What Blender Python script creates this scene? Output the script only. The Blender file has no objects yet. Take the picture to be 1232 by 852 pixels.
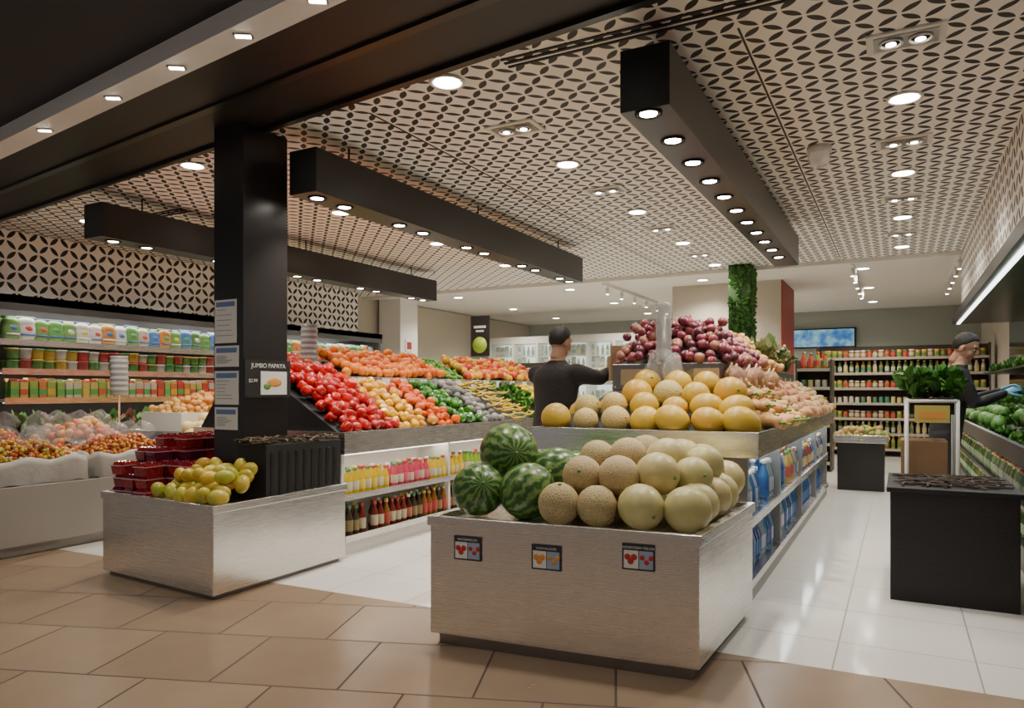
import bpy, math, random
import numpy as np
from mathutils import Vector, Matrix, Euler
random.seed(11)
R=random.random
def U(a,b): return a+(b-a)*random.random()
SC=bpy.context.scene
COL=SC.collection
LK=3.9   # global lamp gain

# ------------------------------------------------------------------ materials
def newmat(name):
    m=bpy.data.materials.new(name); m.use_nodes=True
    nt=m.node_tree; b=nt.nodes["Principled BSDF"]
    return m,nt,b
def N(nt,t,**k):
    n=nt.nodes.new(t)
    for a,v in k.items(): setattr(n,a,v)
    return n
def L(nt,a,b): nt.links.new(a,b)
def c4(c): return (c[0],c[1],c[2],1)
def objco(nt): return N(nt,'ShaderNodeTexCoord').outputs['Object']
def bump(nt,b,fac,strength,dist=.01):
    bp=N(nt,'ShaderNodeBump'); bp.inputs['Strength'].default_value=strength; bp.inputs['Distance'].default_value=dist
    L(nt,fac,bp.inputs['Height']); L(nt,bp.outputs[0],b.inputs['Normal'])
def ramp(nt,fac,cols,const=False):
    r=N(nt,'ShaderNodeValToRGB'); e=r.color_ramp.elements
    n=len(cols)
    if const: r.color_ramp.interpolation='CONSTANT'
    pos=[(i/n if const else i/max(1,n-1)) for i in range(n)]
    while len(e)<n: e.new(.5)
    for i in range(n):
        e[i].position=pos[i]; 
    for i in range(n): e[i].color=c4(cols[i])
    L(nt,fac,r.inputs[0]); return r.outputs[0]
def mixc(nt,fac,a,b,mode='MIX'):
    m=N(nt,'ShaderNodeMix',data_type='RGBA',blend_type=mode)
    if isinstance(fac,(int,float)): m.inputs[0].default_value=fac
    else: L(nt,fac,m.inputs[0])
    for i,x in ((6,a),(7,b)):
        if isinstance(x,tuple): m.inputs[i].default_value=c4(x)
        else: L(nt,x,m.inputs[i])
    return m.outputs[2]
def math_(nt,op,a,b=None):
    m=N(nt,'ShaderNodeMath',operation=op)
    for i,x in enumerate((a,b)):
        if x is None: continue
        if isinstance(x,(int,float)): m.inputs[i].default_value=x
        else: L(nt,x,m.inputs[i])
    return m.outputs[0]
def noise(nt,co,scale,detail=3):
    n=N(nt,'ShaderNodeTexNoise'); n.inputs['Scale'].default_value=scale; n.inputs['Detail'].default_value=detail
    L(nt,co,n.inputs['Vector']); return n.outputs[0]
def mat(name,col,rough=.5,metal=0,nz=0,nscale=8,bmp=0,emit=0,ecol=None,alpha=1,trans=0,coat=0):
    m,nt,b=newmat(name)
    b.inputs['Base Color'].default_value=c4(col); b.inputs['Roughness'].default_value=rough; b.inputs['Metallic'].default_value=metal
    if nz or bmp:
        f=noise(nt,objco(nt),nscale)
        if nz: L(nt,mixc(nt,math_(nt,'MULTIPLY',f,nz),col,tuple(x*.35 for x in col)),b.inputs['Base Color'])
        if bmp: bump(nt,b,f,bmp)
    if emit:
        b.inputs['Emission Color'].default_value=c4(ecol or col); b.inputs['Emission Strength'].default_value=emit
    b.inputs['Alpha'].default_value=alpha
    b.inputs['Transmission Weight'].default_value=trans
    b.inputs['Coat Weight'].default_value=coat
    return m
def mrand(name,cols,rough=.4,const=True,spots=None,nscale=25,bmp=0,vor=0,coat=0,alpha=1,trans=0):
    m,nt,b=newmat(name)
    g=N(nt,'ShaderNodeNewGeometry')
    c=ramp(nt,g.outputs['Random Per Island'],cols,const)
    co=objco(nt)
    if spots:
        f=ramp(nt,noise(nt,co,nscale),[(0,0,0),(0,0,0),(1,1,1),(1,1,1)])
        c=mixc(nt,f,c,spots)
    if vor:
        v=N(nt,'ShaderNodeTexVoronoi',feature='DISTANCE_TO_EDGE'); v.inputs['Scale'].default_value=vor
        L(nt,co,v.inputs['Vector'])
        f=ramp(nt,v.outputs['Distance'],[(1,1,1),(.0,.0,.0),(0,0,0),(0,0,0),(0,0,0)])
        c=mixc(nt,math_(nt,'MULTIPLY',f,.6),c,(.62,.5,.3))
        bump(nt,b,f,.5,.004)
    elif bmp: bump(nt,b,noise(nt,co,nscale*2),bmp)
    L(nt,c,b.inputs['Base Color']); b.inputs['Roughness'].default_value=rough; b.inputs['Coat Weight'].default_value=coat
    b.inputs['Alpha'].default_value=alpha; b.inputs['Transmission Weight'].default_value=trans
    return m
def brushed(name,col=(.74,.72,.69),rough=.24):
    # fine satin finish: hair-fine grain only modulates roughness
    m,nt,b=newmat(name)
    mp=N(nt,'ShaderNodeMapping'); mp.inputs['Scale'].default_value=(1.5,1.5,400)
    L(nt,objco(nt),mp.inputs[0]); f=noise(nt,mp.outputs[0],3,2)
    b.inputs['Metallic'].default_value=1
    b.inputs['Base Color'].default_value=c4(col)
    b.inputs['Anisotropic'].default_value=.6
    L(nt,math_(nt,'ADD',math_(nt,'MULTIPLY',f,.06),rough),b.inputs['Roughness'])
    bump(nt,b,noise(nt,objco(nt),2.2,1),.06,.01)
    return m
def perforated(name,plane,a,base,hole,rot45=True,rr=.645):
    m,nt,b=newmat(name)
    sp=N(nt,'ShaderNodeSeparateXYZ'); L(nt,objco(nt),sp.inputs[0])
    p,q={'xy':(0,1),'yz':(1,2)}[plane]
    x,y=sp.outputs[p],sp.outputs[q]
    if rot45:
        k=.70711
        x,y=math_(nt,'MULTIPLY',math_(nt,'ADD',x,y),k),math_(nt,'MULTIPLY',math_(nt,'SUBTRACT',x,y),k)
    def cell(v): return math_(nt,'ABSOLUTE',math_(nt,'SUBTRACT',math_(nt,'FRACT',math_(nt,'MULTIPLY',v,1/a)),.5))
    qx,qy=cell(x),cell(y)
    mn,mx=math_(nt,'MINIMUM',qx,qy),math_(nt,'MAXIMUM',qx,qy)
    A=math_(nt,'POWER',math_(nt,'SUBTRACT',.5,mx),2.0); B=math_(nt,'POWER',math_(nt,'ADD',mn,.5),2.0)
    d=math_(nt,'SQRT',math_(nt,'ADD',A,B))
    h=math_(nt,'LESS_THAN',d,rr)
    L(nt,mixc(nt,h,base,hole),b.inputs['Base Color']); b.inputs['Roughness'].default_value=.6
    bump(nt,b,math_(nt,'MULTIPLY',h,-1),.5,.02)
    return m
def tiles(name,c1,c2,mort,w,h,off,rot,rough,shift=(0,0),nz=.35,msize=.004):
    m,nt,b=newmat(name)
    mp=N(nt,'ShaderNodeMapping'); mp.inputs['Rotation'].default_value=(0,0,rot); mp.inputs['Location'].default_value=(shift[0],shift[1],0)
    L(nt,objco(nt),mp.inputs[0])
    br=N(nt,'ShaderNodeTexBrick'); br.offset=off; br.squash=1
    for k,v in (('Scale',1),('Brick Width',w),('Row Height',h),('Mortar Size',msize),('Mortar Smooth',.1),('Bias',0)): br.inputs[k].default_value=v
    br.inputs['Color1'].default_value=c4(c1); br.inputs['Color2'].default_value=c4(c2); br.inputs['Mortar'].default_value=c4(mort)
    L(nt,mp.outputs[0],br.inputs['Vector'])
    f=noise(nt,objco(nt),3,6)
    c=mixc(nt,math_(nt,'MULTIPLY',f,nz),br.outputs['Color'],tuple(x*.35 for x in c1))
    L(nt,c,b.inputs['Base Color'])
    L(nt,math_(nt,'ADD',math_(nt,'MULTIPLY',br.outputs['Fac'],.5),math_(nt,'ADD',rough,math_(nt,'MULTIPLY',f,.1))),b.inputs['Roughness'])
    bump(nt,b,math_(nt,'MULTIPLY',br.outputs['Fac'],-1),.3,.004)
    return m

M_steel=brushed('stainless_steel')
M_steel_d=brushed('stainless_dark',(.28,.26,.24),.35)
M_black=mat('black_paint',(.012,.010,.009),.35)
M_blackm=mat('black_matt',(.009,.009,.009),.7)
M_brown=mat('brown_bulkhead',(.013,.009,.008),.5)
M_white=mat('white_paint',(.74,.72,.68),.6)
M_whitegl=mat('white_laminate',(.66,.64,.59),.3)
M_cream=mat('cream_paint',(.5,.45,.37),.6)
M_red=mat('red_paint',(.3,.03,.02),.5)
M_lamp=mat('lamp_glow',(1,.9,.75),.5,emit=30,ecol=(1,.93,.82))
M_strip=mat('led_strip_glow',(1,.95,.85),.5,emit=4,ecol=(1,.93,.82))
M_cool=mat('cool_strip_glow',(.9,1,1),.5,emit=5,ecol=(.92,.98,1))
M_perf=perforated('perforated_ceiling_panel','xy',.15,(.93,.89,.83),(.018,.015,.013),rr=.65)
M_perfw=perforated('perforated_wall_panel','yz',.175,(.93,.89,.83),(.018,.015,.013),rr=.645)
M_tan=tiles('tan_stone_tile',(.40,.285,.19),(.31,.215,.14),(.06,.042,.03),.6,.6,.5,math.radians(-20),.2,nz=.4,msize=.006)
M_wtile=tiles('white_polished_tile',(.84,.82,.77),(.8,.78,.73),(.3,.28,.25),.6,.6,0,0,.04,(.276,.1),nz=.06)
M_glass=mat('clear_plastic',(.95,.97,1),.1,alpha=.28)
M_card=mat('cardboard',(.42,.28,.15),.8,nz=.4)
M_paper=mat('white_paper',(.7,.7,.67),.7)
M_chalk=mat('chalkboard_black',(.02,.018,.018),.5)
M_stem=mat('stem_green',(.12,.28,.05),.6)

# ------------------------------------------------------------------ mesh builder
class T:
    def __init__(s,v,f,m=None,sm=True):
        s.v=np.array(v,float); s.f=f; s.m=m or [0]*len(f); s.sm=sm
class MB:
    def __init__(s): s.V=[];s.F=[];s.Mi=[];s.S=[];s.n=0
    def add(s,t,loc=(0,0,0),rot=None,sc=1,mi=0,M=None):
        v=t.v
        if M is None:
            v=v*np.array(sc if hasattr(sc,'__len__') else (sc,)*3)
            if rot is not None:
                Rm=np.array((rot if isinstance(rot,Matrix) else Euler(rot).to_matrix()))[:3,:3]; v=v@Rm.T
            v=v+np.array(loc)
        else:
            A=np.array(M); v=v@A[:3,:3].T+A[:3,3]
        s.V.append(v); o=s.n
        s.F.extend([tuple(i+o for i in f) for f in t.f]); s.Mi.extend([mi+k for k in t.m]); s.S.extend([t.sm]*len(t.f)); s.n+=len(v)
        return s
    def box(s,x0,x1,y0,y1,z0,z1,mi=0):
        v=[(x0,y0,z0),(x1,y0,z0),(x1,y1,z0),(x0,y1,z0),(x0,y0,z1),(x1,y0,z1),(x1,y1,z1),(x0,y1,z1)]
        f=[(0,3,2,1),(4,5,6,7),(0,1,5,4),(1,2,6,5),(2,3,7,6),(3,0,4,7)]
        return s.add(T(v,f,sm=False),mi=mi)
    def prism(s,poly,z0,z1,mi=0):
        n=len(poly); v=[(p[0],p[1],z0) for p in poly]+[(p[0],p[1],z1) for p in poly]
        f=[tuple(range(n))[::-1],tuple(range(n,2*n))]+[(i,(i+1)%n,n+(i+1)%n,n+i) for i in range(n)]
        return s.add(T(v,f,sm=False),mi=mi)
    def quad(s,a,b,c,d,mi=0):
        return s.add(T([a,b,c,d],[(0,1,2,3)],sm=False),mi=mi)
    def obj(s,name,mats,parent=None,bevel=0,loc=None,M=None):
        me=bpy.data.meshes.new(name)
        V=np.concatenate(s.V)
        me.from_pydata(V.tolist(),[],s.F)
        for m in (mats if isinstance(mats,(list,tuple)) else [mats]): me.materials.append(m)
        me.polygons.foreach_set('material_index',s.Mi); me.polygons.foreach_set('use_smooth',s.S)
        me.update()
        o=bpy.data.objects.new(name,me); COL.objects.link(o)
        if parent: o.parent=parent
        if bevel:
            b=o.modifiers.new('bevel','BEVEL'); b.width=bevel; b.segments=2; b.limit_method='ANGLE'
        if loc: o.location=loc
        if M is not None: o.matrix_world=M
        return o
def empty(name,loc=(0,0,0)):
    e=bpy.data.objects.new(name,None); e.location=(0,0,0); COL.objects.link(e); return e

def sph(nu=14,nv=9,fn=None,mi=0):
    v=[];f=[]
    for j in range(1,nv):
        th=math.pi*j/nv
        for i in range(nu):
            ph=2*math.pi*i/nu
            p=Vector((math.sin(th)*math.cos(ph),math.sin(th)*math.sin(ph),math.cos(th)))*.5
            v.append(fn(p,th,ph) if fn else p)
    top=len(v); pt=Vector((0,0,.5)); v.append(fn(pt,0,0) if fn else pt)
    bot=len(v); pb=Vector((0,0,-.5)); v.append(fn(pb,math.pi,0) if fn else pb)
    for j in range(nv-2):
        for i in range(nu):
            a=j*nu+i;b=j*nu+(i+1)%nu; f.append((a,a+nu,b+nu,b))
    for i in range(nu):
        f.append((top,i,(i+1)%nu)); k=(nv-2)*nu; f.append((bot,k+(i+1)%nu,k+i))
    return T([tuple(p) for p in v],f,[mi]*len(f))
def lathe(prof,n=12,mats=None):
    v=[];f=[];m=[]
    for r,z in prof:
        for i in range(n):
            a=2*math.pi*i/n; v.append((r*math.cos(a),r*math.sin(a),z))
    for j in range(len(prof)-1):
        for i in range(n):
            a=j*n+i;b=j*n+(i+1)%n; f.append((a,b,b+n,a+n)); m.append(mats[j] if mats else 0)
    f.append(tuple(range(n))[::-1]); m.append(mats[0] if mats else 0)
    k=(len(prof)-1)*n; f.append(tuple(range(k,k+n))); m.append(mats[-1] if mats else 0)
    return T(v,f,m)
def merge(*ts):
    v=[];f=[];m=[];o=0
    for t in ts:
        v.extend(t.v.tolist()); f.extend([tuple(i+o for i in x) for x in t.f]); m.extend(t.m); o+=len(t.v)
    return T(v,f,m)
def tr(t,loc=(0,0,0),rot=None,sc=(1,1,1)):
    v=t.v*np.array(sc)
    if rot: v=v@np.array(Euler(rot).to_matrix()).T
    return T(v+np.array(loc),t.f,t.m,t.sm)
def boxT(w,d,h,mi=0,sm=False):
    b=MB(); b.box(-w/2,w/2,-d/2,d/2,0,h,mi); return T(b.V[0],b.F,[mi]*6,sm)

stem=lathe([(.035,0),(.03,.08),(.045,.16)],6,[1,1])
def pep(p,th,ph):
    r=1+.10*math.cos(4*ph)*math.sin(th)
    q=Vector((p.x*r,p.y*r,p.z))
    q.z-= .16*math.exp(-((th)/.45)**2); q.z+=.12*math.exp(-((math.pi-th)/.45)**2)
    k=1-.12*(.5-p.z); return Vector((q.x*k,q.y*k,q.z))
T_pep=merge(sph(16,10,pep),tr(stem,(0,0,.32)))
T_ball=merge(sph(14,9),tr(sph(6,4,mi=1),(0,0,.49),sc=(.1,.1,.05)))
T_melon=merge(sph(22,14,lambda p,th,ph:p*(1+.012*math.cos(10*ph)*math.sin(th))),tr(lathe([(.05,0),(.04,.04)],7,[1,1]),(0,0,.485)))
def mang(p,th,ph): return Vector((p.x*.86+.06*p.z*p.z,p.y*.74,p.z*1.1*(1-.08*p.x)))
T_mango=merge(sph(18,12,mang),tr(sph(6,4,mi=1),(.02,0,.55),sc=(.06,.06,.04)))
T_egg=sph(12,9,lambda p,th,ph:Vector((p.x*.7,p.y*.7,p.z)))
T_small=sph(8,6)
T_tiny=sph(6,5)
T_squash=merge(lathe([(.02,-.5),(.2,-.47),(.3,-.33),(.31,-.2),(.24,-.02),(.17,.12),(.16,.3),(.15,.42),(.06,.48)],14),tr(stem,(0,0,.46)))
T_potato=sph(10,8,lambda p,th,ph:Vector((p.x*.75*(1+.1*math.sin(3*ph)),p.y*.65,p.z*(1+.08*math.cos(2*ph)))))
T_onion=merge(sph(12,9,lambda p,th,ph:Vector((p.x,p.y,p.z*.85+(.16*math.exp(-(th/.3)**2))))),tr(lathe([(.05,0),(.02,.1)],6,[0]),(0,0,.5)))
def banana():
    v=[];f=[];n=7;k=8
    for i in range(k):
        t=i/(k-1); a=-0.7+1.4*t; r=.06*math.sin(math.pi*(.12+.76*t))+.012
        c=Vector((math.sin(a)*.6,0,-math.cos(a)*.6+.5))
        for j in range(n):
            b=2*math.pi*j/n; d=Vector((math.sin(a)*math.cos(b),math.sin(b),-math.cos(a)*math.cos(b)))*r; v.append(tuple(c+d))
    for i in range(k-1):
        for j in range(n):
            f.append((i*n+j,i*n+(j+1)%n,(i+1)*n+(j+1)%n,(i+1)*n+j))
    f.append(tuple(range(n))[::-1]); f.append(tuple(range((k-1)*n,k*n)))
    return T(v,f)
T_banana=banana()
def leafbunch(n=16,seed=1,spread=.5,h=.5,w=.14):
    rs=random.Random(seed); v=[];f=[]
    for i in range(n):
        a=rs.uniform(0,6.28); tilt=rs.uniform(.05,1.0)*spread*2; Ls=h*rs.uniform(.7,1.2); W=w*rs.uniform(.7,1.4)
        d=Vector((math.cos(a),math.sin(a),0)); s=Vector((-d.y,d.x,0)); o=len(v)
        for k in range(5):
            t=k/4; r=Ls*t*math.sin(tilt*(.5+.5*t)); z=Ls*t*math.cos(tilt*(.4+.8*t))
            ww=W*math.sin(math.pi*(.15+.8*t))*(1+.2*rs.random())
            c=d*r+Vector((0,0,z)); 
            v.append(tuple(c-s*ww+Vector((0,0,.04*rs.random()))));v.append(tuple(c-Vector((0,0,.03))));v.append(tuple(c+s*ww+Vector((0,0,.04*rs.random()))))
        for k in range(4):
            b=o+k*3; f.append((b,b+1,b+4,b+3)); f.append((b+1,b+2,b+5,b+4))
    return T(v,f)
T_leaf=[leafbunch(16,i) for i in range(3)]
T_clam=merge(T([(-.5,-.42,0),(.5,-.42,0),(.5,.42,0),(-.5,.42,0),(-.56,-.48,.5),(.56,-.48,.5),(.56,.48,.5),(-.56,.48,.5)],[(0,3,2,1),(0,1,5,4),(1,2,6,5),(2,3,7,6),(3,0,4,7),(4,5,6,7)],[0]*6,False),
   tr(boxT(1.2,1.04,.05,1),(0,0,.5)),T([(-.5,-.42,.55),(.5,-.42,.55),(.5,.42,.55),(-.5,.42,.55),(-.44,-.36,.72),(.44,-.36,.72),(.44,.36,.72),(-.44,.36,.72)],[(0,1,5,4),(1,2,6,5),(2,3,7,6),(3,0,4,7),(4,5,6,7)],[0]*5,False),
   *[tr(T_small,(U(-.38,.38),U(-.3,.3),.73),sc=(.18,.18,.12)) for _ in range(9)])
T_clam.sm=False
def bottleT(h,r,neck=.35,n=10):
    return lathe([(r*.9,0),(r,h*.04),(r,h*.15),(r*1.01,h*.16),(r*1.01,h*.5),(r,h*.51),(r*.95,h*.6),(r*neck,h*.82),(r*neck,h*.9),(r*neck*1.2,h*.905),(r*neck*1.2,h)],n,[0,0,0,1,1,0,0,0,2,2])
T_juice=bottleT(.21,.034,.5); T_dark=bottleT(.24,.035,.4); T_water=bottleT(.25,.036,.45)
T_jar=lathe([(.04,0),(.043,.02),(.043,.025),(.043,.085),(.04,.1),(.036,.105),(.04,.107),(.04,.13)],10,[0,0,1,0,0,2,2])
T_can=lathe([(.036,0),(.036,.01),(.036,.1),(.034,.11)],10,[2,1,2])
T_carton=merge(boxT(.085,.075,.2,0),tr(boxT(.087,.077,.07,1),(0,0,.05)),T([(-.0425,-.0375,.2),(.0425,-.0375,.2),(.0425,.0375,.2),(-.0425,.0375,.2),(-.0425,0,.24),(.0425,0,.24)],[(0,1,5,4),(2,3,4,5),(1,2,5),(3,0,4)],[0]*4)); T_carton.sm=False
def bagf(p,th,ph):
    x,y,z=p*2; 
    return Vector((math.copysign(abs(x)**.6,x)*.11,y*.055+.006*math.sin(9*x+7*z),math.copysign(abs(z)**.6,z)*.14+.14))
T_bag=merge(sph(14,10,bagf),tr(sph(10,6,mi=1),(0,-.03,.15),sc=(.15,.06,.10)),tr(boxT(.2,.012,.03,2),(0,0,.262)),tr(boxT(.15,.02,.02,2),(0,-.048,.07)))
T_tub=lathe([(.045,0),(.055,.02),(.06,.09),(.064,.09),(.064,.105)],12,[1,1,2,2])
_p=[]
for ix in range(3):
    for iy in range(2): _p.append(tr(T_water,((ix-1)*.072,(iy-.5)*.072,0)))
T_pack=merge(*_p)

def slope_pile(name,tm,O,A,B,size,mats,jit=.12,sc=(1,1,1),rot='rand',gapA=.95,gapB=.85,mb=None,mi=0,lift=.45,bumpy=.0,keep=1):
    own=mb is None
    mb=mb or MB(); tm=tm if isinstance(tm,list) else [tm]
    O=Vector(O);A=Vector(A);B=Vector(B); Nn=A.cross(B).normalized()
    if Nn.z<0: Nn=-Nn
    na=max(1,int(A.length/(size*gapA))); nb=max(1,int(B.length/(size*gapB)))
    for j in range(nb+1):
        for i in range(na+ (0 if j%2 else 1)):
            if R()>keep: continue
            a=(i+(.5 if j%2 else 0))/na; b=j/nb
            p=O+A*min(1,a)+B*b+Nn*(size*lift+U(0,bumpy))+Vector((U(-1,1),U(-1,1),U(-1,1)))*jit*size
            r={'rand':(U(0,6.3),U(0,6.3),U(0,6.3)),'up':(U(-.3,.3),U(-.3,.3),U(0,6.3)),'lie':(1.57+U(-.25,.25),U(-.3,.3),U(-.5,.5)+1.2)}.get(rot,rot)
            s=size*U(.9,1.08)
            mb.add(random.choice(tm),p,r,(s*sc[0],s*sc[1],s*sc[2]),mi)
    if own: return mb.obj(name,mats)
def row(mb,tm,p0,p1,sp,dv=(0,0,0),nd=1,sc=1,mi=0,face=0,jr=.1,skip=.03):
    p0=Vector(p0);p1=Vector(p1);dv=Vector(dv); n=int((p1-p0).length/sp); tm=tm if isinstance(tm,list) else [tm]
    for i in range(n):
        s_=U(.93,1.05)
        for k in range(nd):
            if R()<skip: continue
            p=p0+(p1-p0)*((i+.5)/n)+dv*k
            mb.add(random.choice(tm),p,(0,0,face+U(-jr,jr)),(sc*s_ if not hasattr(sc,'__len__') else sc),mi)

# ------------------------------------------------------------------ camera
F=870.0
yaw=math.atan(466/F)
cam=bpy.data.cameras.new('camera'); co=bpy.data.objects.new('camera',cam); COL.objects.link(co)
co.location=(0,0,1.3); co.rotation_euler=(math.pi/2,0,yaw)
cam.sensor_width=36; cam.lens=F/1232*36; cam.shift_y=44/1232; cam.clip_start=.05
SC.camera=co

# ------------------------------------------------------------------ room shell
CZ=3.2
b=MB(); 
def yb(x): return 3.68+.035*x
b.prism([(-16,-5),(6,-5),(6,yb(6)),(-16,yb(-16))],-.1,0); b.obj('floor_mall',M_tan)
b=MB(); b.prism([(-16,yb(-16)),(6,yb(6)),(6,19.5),(-16,19.5)],-.1,0); b.obj('floor_store',M_wtile)
def fl(x,y): # local storefront frame -> world
    c_,s_=math.cos(math.radians(-7.3)),math.sin(math.radians(-7.3))
    return (-1.07+c_*x-s_*y, 3.41+s_*x+c_*y)
b=MB(); p=[fl(-12,0),fl(6,0)]; b.prism([p[0],p[1],(p[1][0],11.5),(p[0][0],11.5)],CZ,CZ+.06); b.obj('ceiling_perforated',M_perf)
b=MB(); b.box(-16,6,11.5,19.5,CZ+.02,CZ+.1)
b.box(-16,2,11.5,11.6,CZ-.06,CZ+.02)
b.obj('ceiling_back',mat('ceiling_white',(.74,.71,.65),.7))
b=MB(); b.prism([fl(-12,-.86),fl(6,-.86),fl(6,0),fl(-12,0)],CZ,CZ+.3,0)
b.prism([fl(-12,-.5),fl(6,-.5),fl(6,-.44),fl(-12,-.44)],CZ-.02,CZ,1)
b.prism([fl(-12,-.05),fl(6,-.05),fl(6,0),fl(-12,0)],CZ-.03,CZ,1)
b.obj('trim_storefront_bulkhead',[M_brown,M_black])
b=MB(); b.prism([fl(-12,-1.03),fl(6,-1.03),fl(6,-.86),fl(-12,-.86)],CZ-.01,CZ+.3,0)
b.obj('trim_light_strip',mat('strip_grey',(.85,.84,.82),.4))
b=MB(); b.prism([fl(-12,-9),fl(6,-9),fl(6,-1.03),fl(-12,-1.03)],CZ+.1,CZ+.3,0); b.obj('ceiling_mall',mat('mall_ceiling',(.025,.025,.032),.7))
for x in (-7.4,-6.5,-5.6,-4.3,-3.3,-2.55,-1.9,-1.3,-.3):
    e=MB(); px,py=fl(x,-.945); e.add(boxT(.10,.045,.008),(px,py,CZ-.018),(0,0,.6),1,1)
    e.add(boxT(.08,.022,.006),(px,py,CZ-.023),(0,0,.6),1,0); e.obj('strip_spotlight',[M_lamp,M_steel_d])
b=MB(); b.box(-9.75,-9.6,3.9,19.5,0,CZ); b.obj('wall_left',M_cream)
b=MB(); b.box(1.6,1.75,4.6,19.5,0,CZ); b.obj('wall_right',M_cream)
b=MB(); b.box(-9.75,1.75,19.0,19.15,0,CZ+.1); b.obj('wall_back',mat('grey_green_wall',(.38,.41,.37),.6))
b=MB(); b.box(-9.6,-9.3,4.2,11.0,2.38,CZ-.001); b.obj('wall_left_perforated',M_perfw)
b=MB(); b.box(.74,1.0,4.6,11.5,2.485,CZ-.001); b.obj('wall_right_perforated',M_perfw)
b=MB(); b.box(-4.38,-4.08,3.6,4.02,0,CZ+.2); b.obj('storefront_column',mat('column_black',(.014,.012,.012),.32,bmp=.02),bevel=.004)
b=MB()
for k in range(3): b.box(-2.02,.3,3.62+.05*k,3.64+.05*k,CZ-.006,CZ+.001)
for k in range(3): b.box(-8.3,-6.6,5.0+.06*k,5.03+.06*k,CZ-.006,CZ+.001)
b.obj('trim_slot_diffuser',M_blackm)
b=MB()
for x in (-.75,-3.2): b.box(x,x+.012,3.9,11.4,CZ-.004,CZ)
b.obj('trim_ceiling_joint',M_brown)

# ------------------------------------------------------------------ lights
def spot(loc,e,ang=90,blend=.7,col=(1,.915,.80),r=.05,parent=None,tilt=(0,0,0)):
    l=bpy.data.lights.new('spot','SPOT'); l.energy=e*LK; l.spot_size=math.radians(ang); l.spot_blend=blend; l.color=col; l.shadow_soft_size=r
    o=bpy.data.objects.new('spot_light',l); COL.objects.link(o); o.location=loc; o.rotation_euler=tilt
    if parent: o.parent=parent
    return o
def area(name,loc,sx,sy,e,col=(1,.93,.84),rot=(0,0,0),parent=None):
    l=bpy.data.lights.new('area','AREA'); l.shape='RECTANGLE'; l.size=sx; l.size_y=sy; l.energy=e*1.2; l.color=col
    o=bpy.data.objects.new(name,l); COL.objects.link(o); o.location=loc; o.rotation_euler=rot
    if parent: o.parent=parent
    return o
T_disc=lathe([(.5,0),(.5,.02)],20,[0,0]); T_ring=lathe([(.5,.0),(.5,-.03),(.42,-.03),(.40,-.0)],20,[1,1,1])
def beamlight(x0,x1,y0,y1,ys,z0=2.73,z1=3.05,en=24):
    e=empty('linear_pendant_light')
    b=MB(); b.box(x0,x1,y0,y1,z0,z1,0); b.obj('housing',[M_black],e,.004)
    b=MB()
    for y in (y0+.5,(y0+y1)/2,y1-.5): 
        b.add(lathe([(.008,0),(.008,CZ-z1)],8),((x0+x1)/2,y,z1))
    b.obj('hanger_rods',M_black,e)
    b=MB(); xc=(x0+x1)/2
    for y in ys:
        b.add(T_ring,(xc,y,z0),None,(.14,.14,.3)); b.add(T_disc,(xc,y,z0-.006),None,(.09,.09,.3))
    b.obj('lamps',[M_lamp,M_blackm],e)
    for i,y in enumerate(ys):
        if i%2==0: spot((xc,y,z0-.04),en,100,.8,parent=e)
beamlight(-1.27,-1.01,3.55,8.8,[3.62+.455*i for i in range(11)],en=20)
beamlight(-3.94,-3.68,3.9,8.85,[4.05,4.35,5.05,5.4,6.15,6.5,7.35,7.7,8.4,8.7],en=25)
beamlight(-6.77,-6.5,4.1,9.6,[4.3,4.65,5.5,5.85,6.7,7.05,7.9,8.25,9.1,9.4])
def downlight(x,y,en=30,z=CZ):
    e=empty('recessed_downlight'); b=MB(); b.add(T_ring,(x,y,z),None,(.22,.22,.4)); b.add(T_disc,(x,y,z-.010),None,(.165,.165,.3)); b.obj('lamp',[M_lamp,M_white],e)
    if en: spot((x,y,z-.05),en,140,.8,parent=e,r=.08)
def gimbal(x,y):
    b=MB(); z=CZ; b.box(x-.19,x+.19,y-.12,y+.12,z-.012,z,1); b.box(x-.155,x+.155,y-.085,y+.085,z-.016,z-.012,2)
    for k in (-.07,.07):
        b.add(T_ring,(x+k,y,z-.016),None,(.12,.12,.3),0); b.add(T_disc,(x+k,y,z-.026),None,(.05,.05,.2))
    b.obj('gimbal_downlight',[M_lamp,M_white,M_steel_d])
for k in range(5): downlight(-2.45,3.73+1.83*k,24); 
for k in range(4): gimbal(-2.45,4.62+1.83*k)
for k in range(4): downlight(.03,5.33+1.83*k,30); 
for k in range(4): gimbal(.03,4.43+1.83*k)
for k in range(4): downlight(-5.25,4.1+1.83*k,26)
for k in range(4): downlight(-8.0,4.9+1.83*k,22)
for x in (-8,-5.5,-3,-.5):
    for y in (12.6,15,17.4): downlight(x,y,46 if y<17 else 34,CZ+.02)
for x,y in ((-4.9,1.9),(-2.2,1.5),(.6,1.1),(-3.4,-.6),(-.2,-1.2),(-6.6,.4)): downlight(x,y,14,CZ+.1)  # unseen downlights above the camera, added to brighten the mall side
e=empty('security_camera_dome'); b=MB(); b.add(sph(20,12),(-.55,6.1,3.12),None,(.17,.17,.17)); b.obj('dome',[M_glass,M_white],e); 
b=MB(); b.add(lathe([(.09,0),(.09,.05)],20,[0,0]),(-.55,6.1,3.15)); b.obj('mount',[M_white],e)
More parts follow.
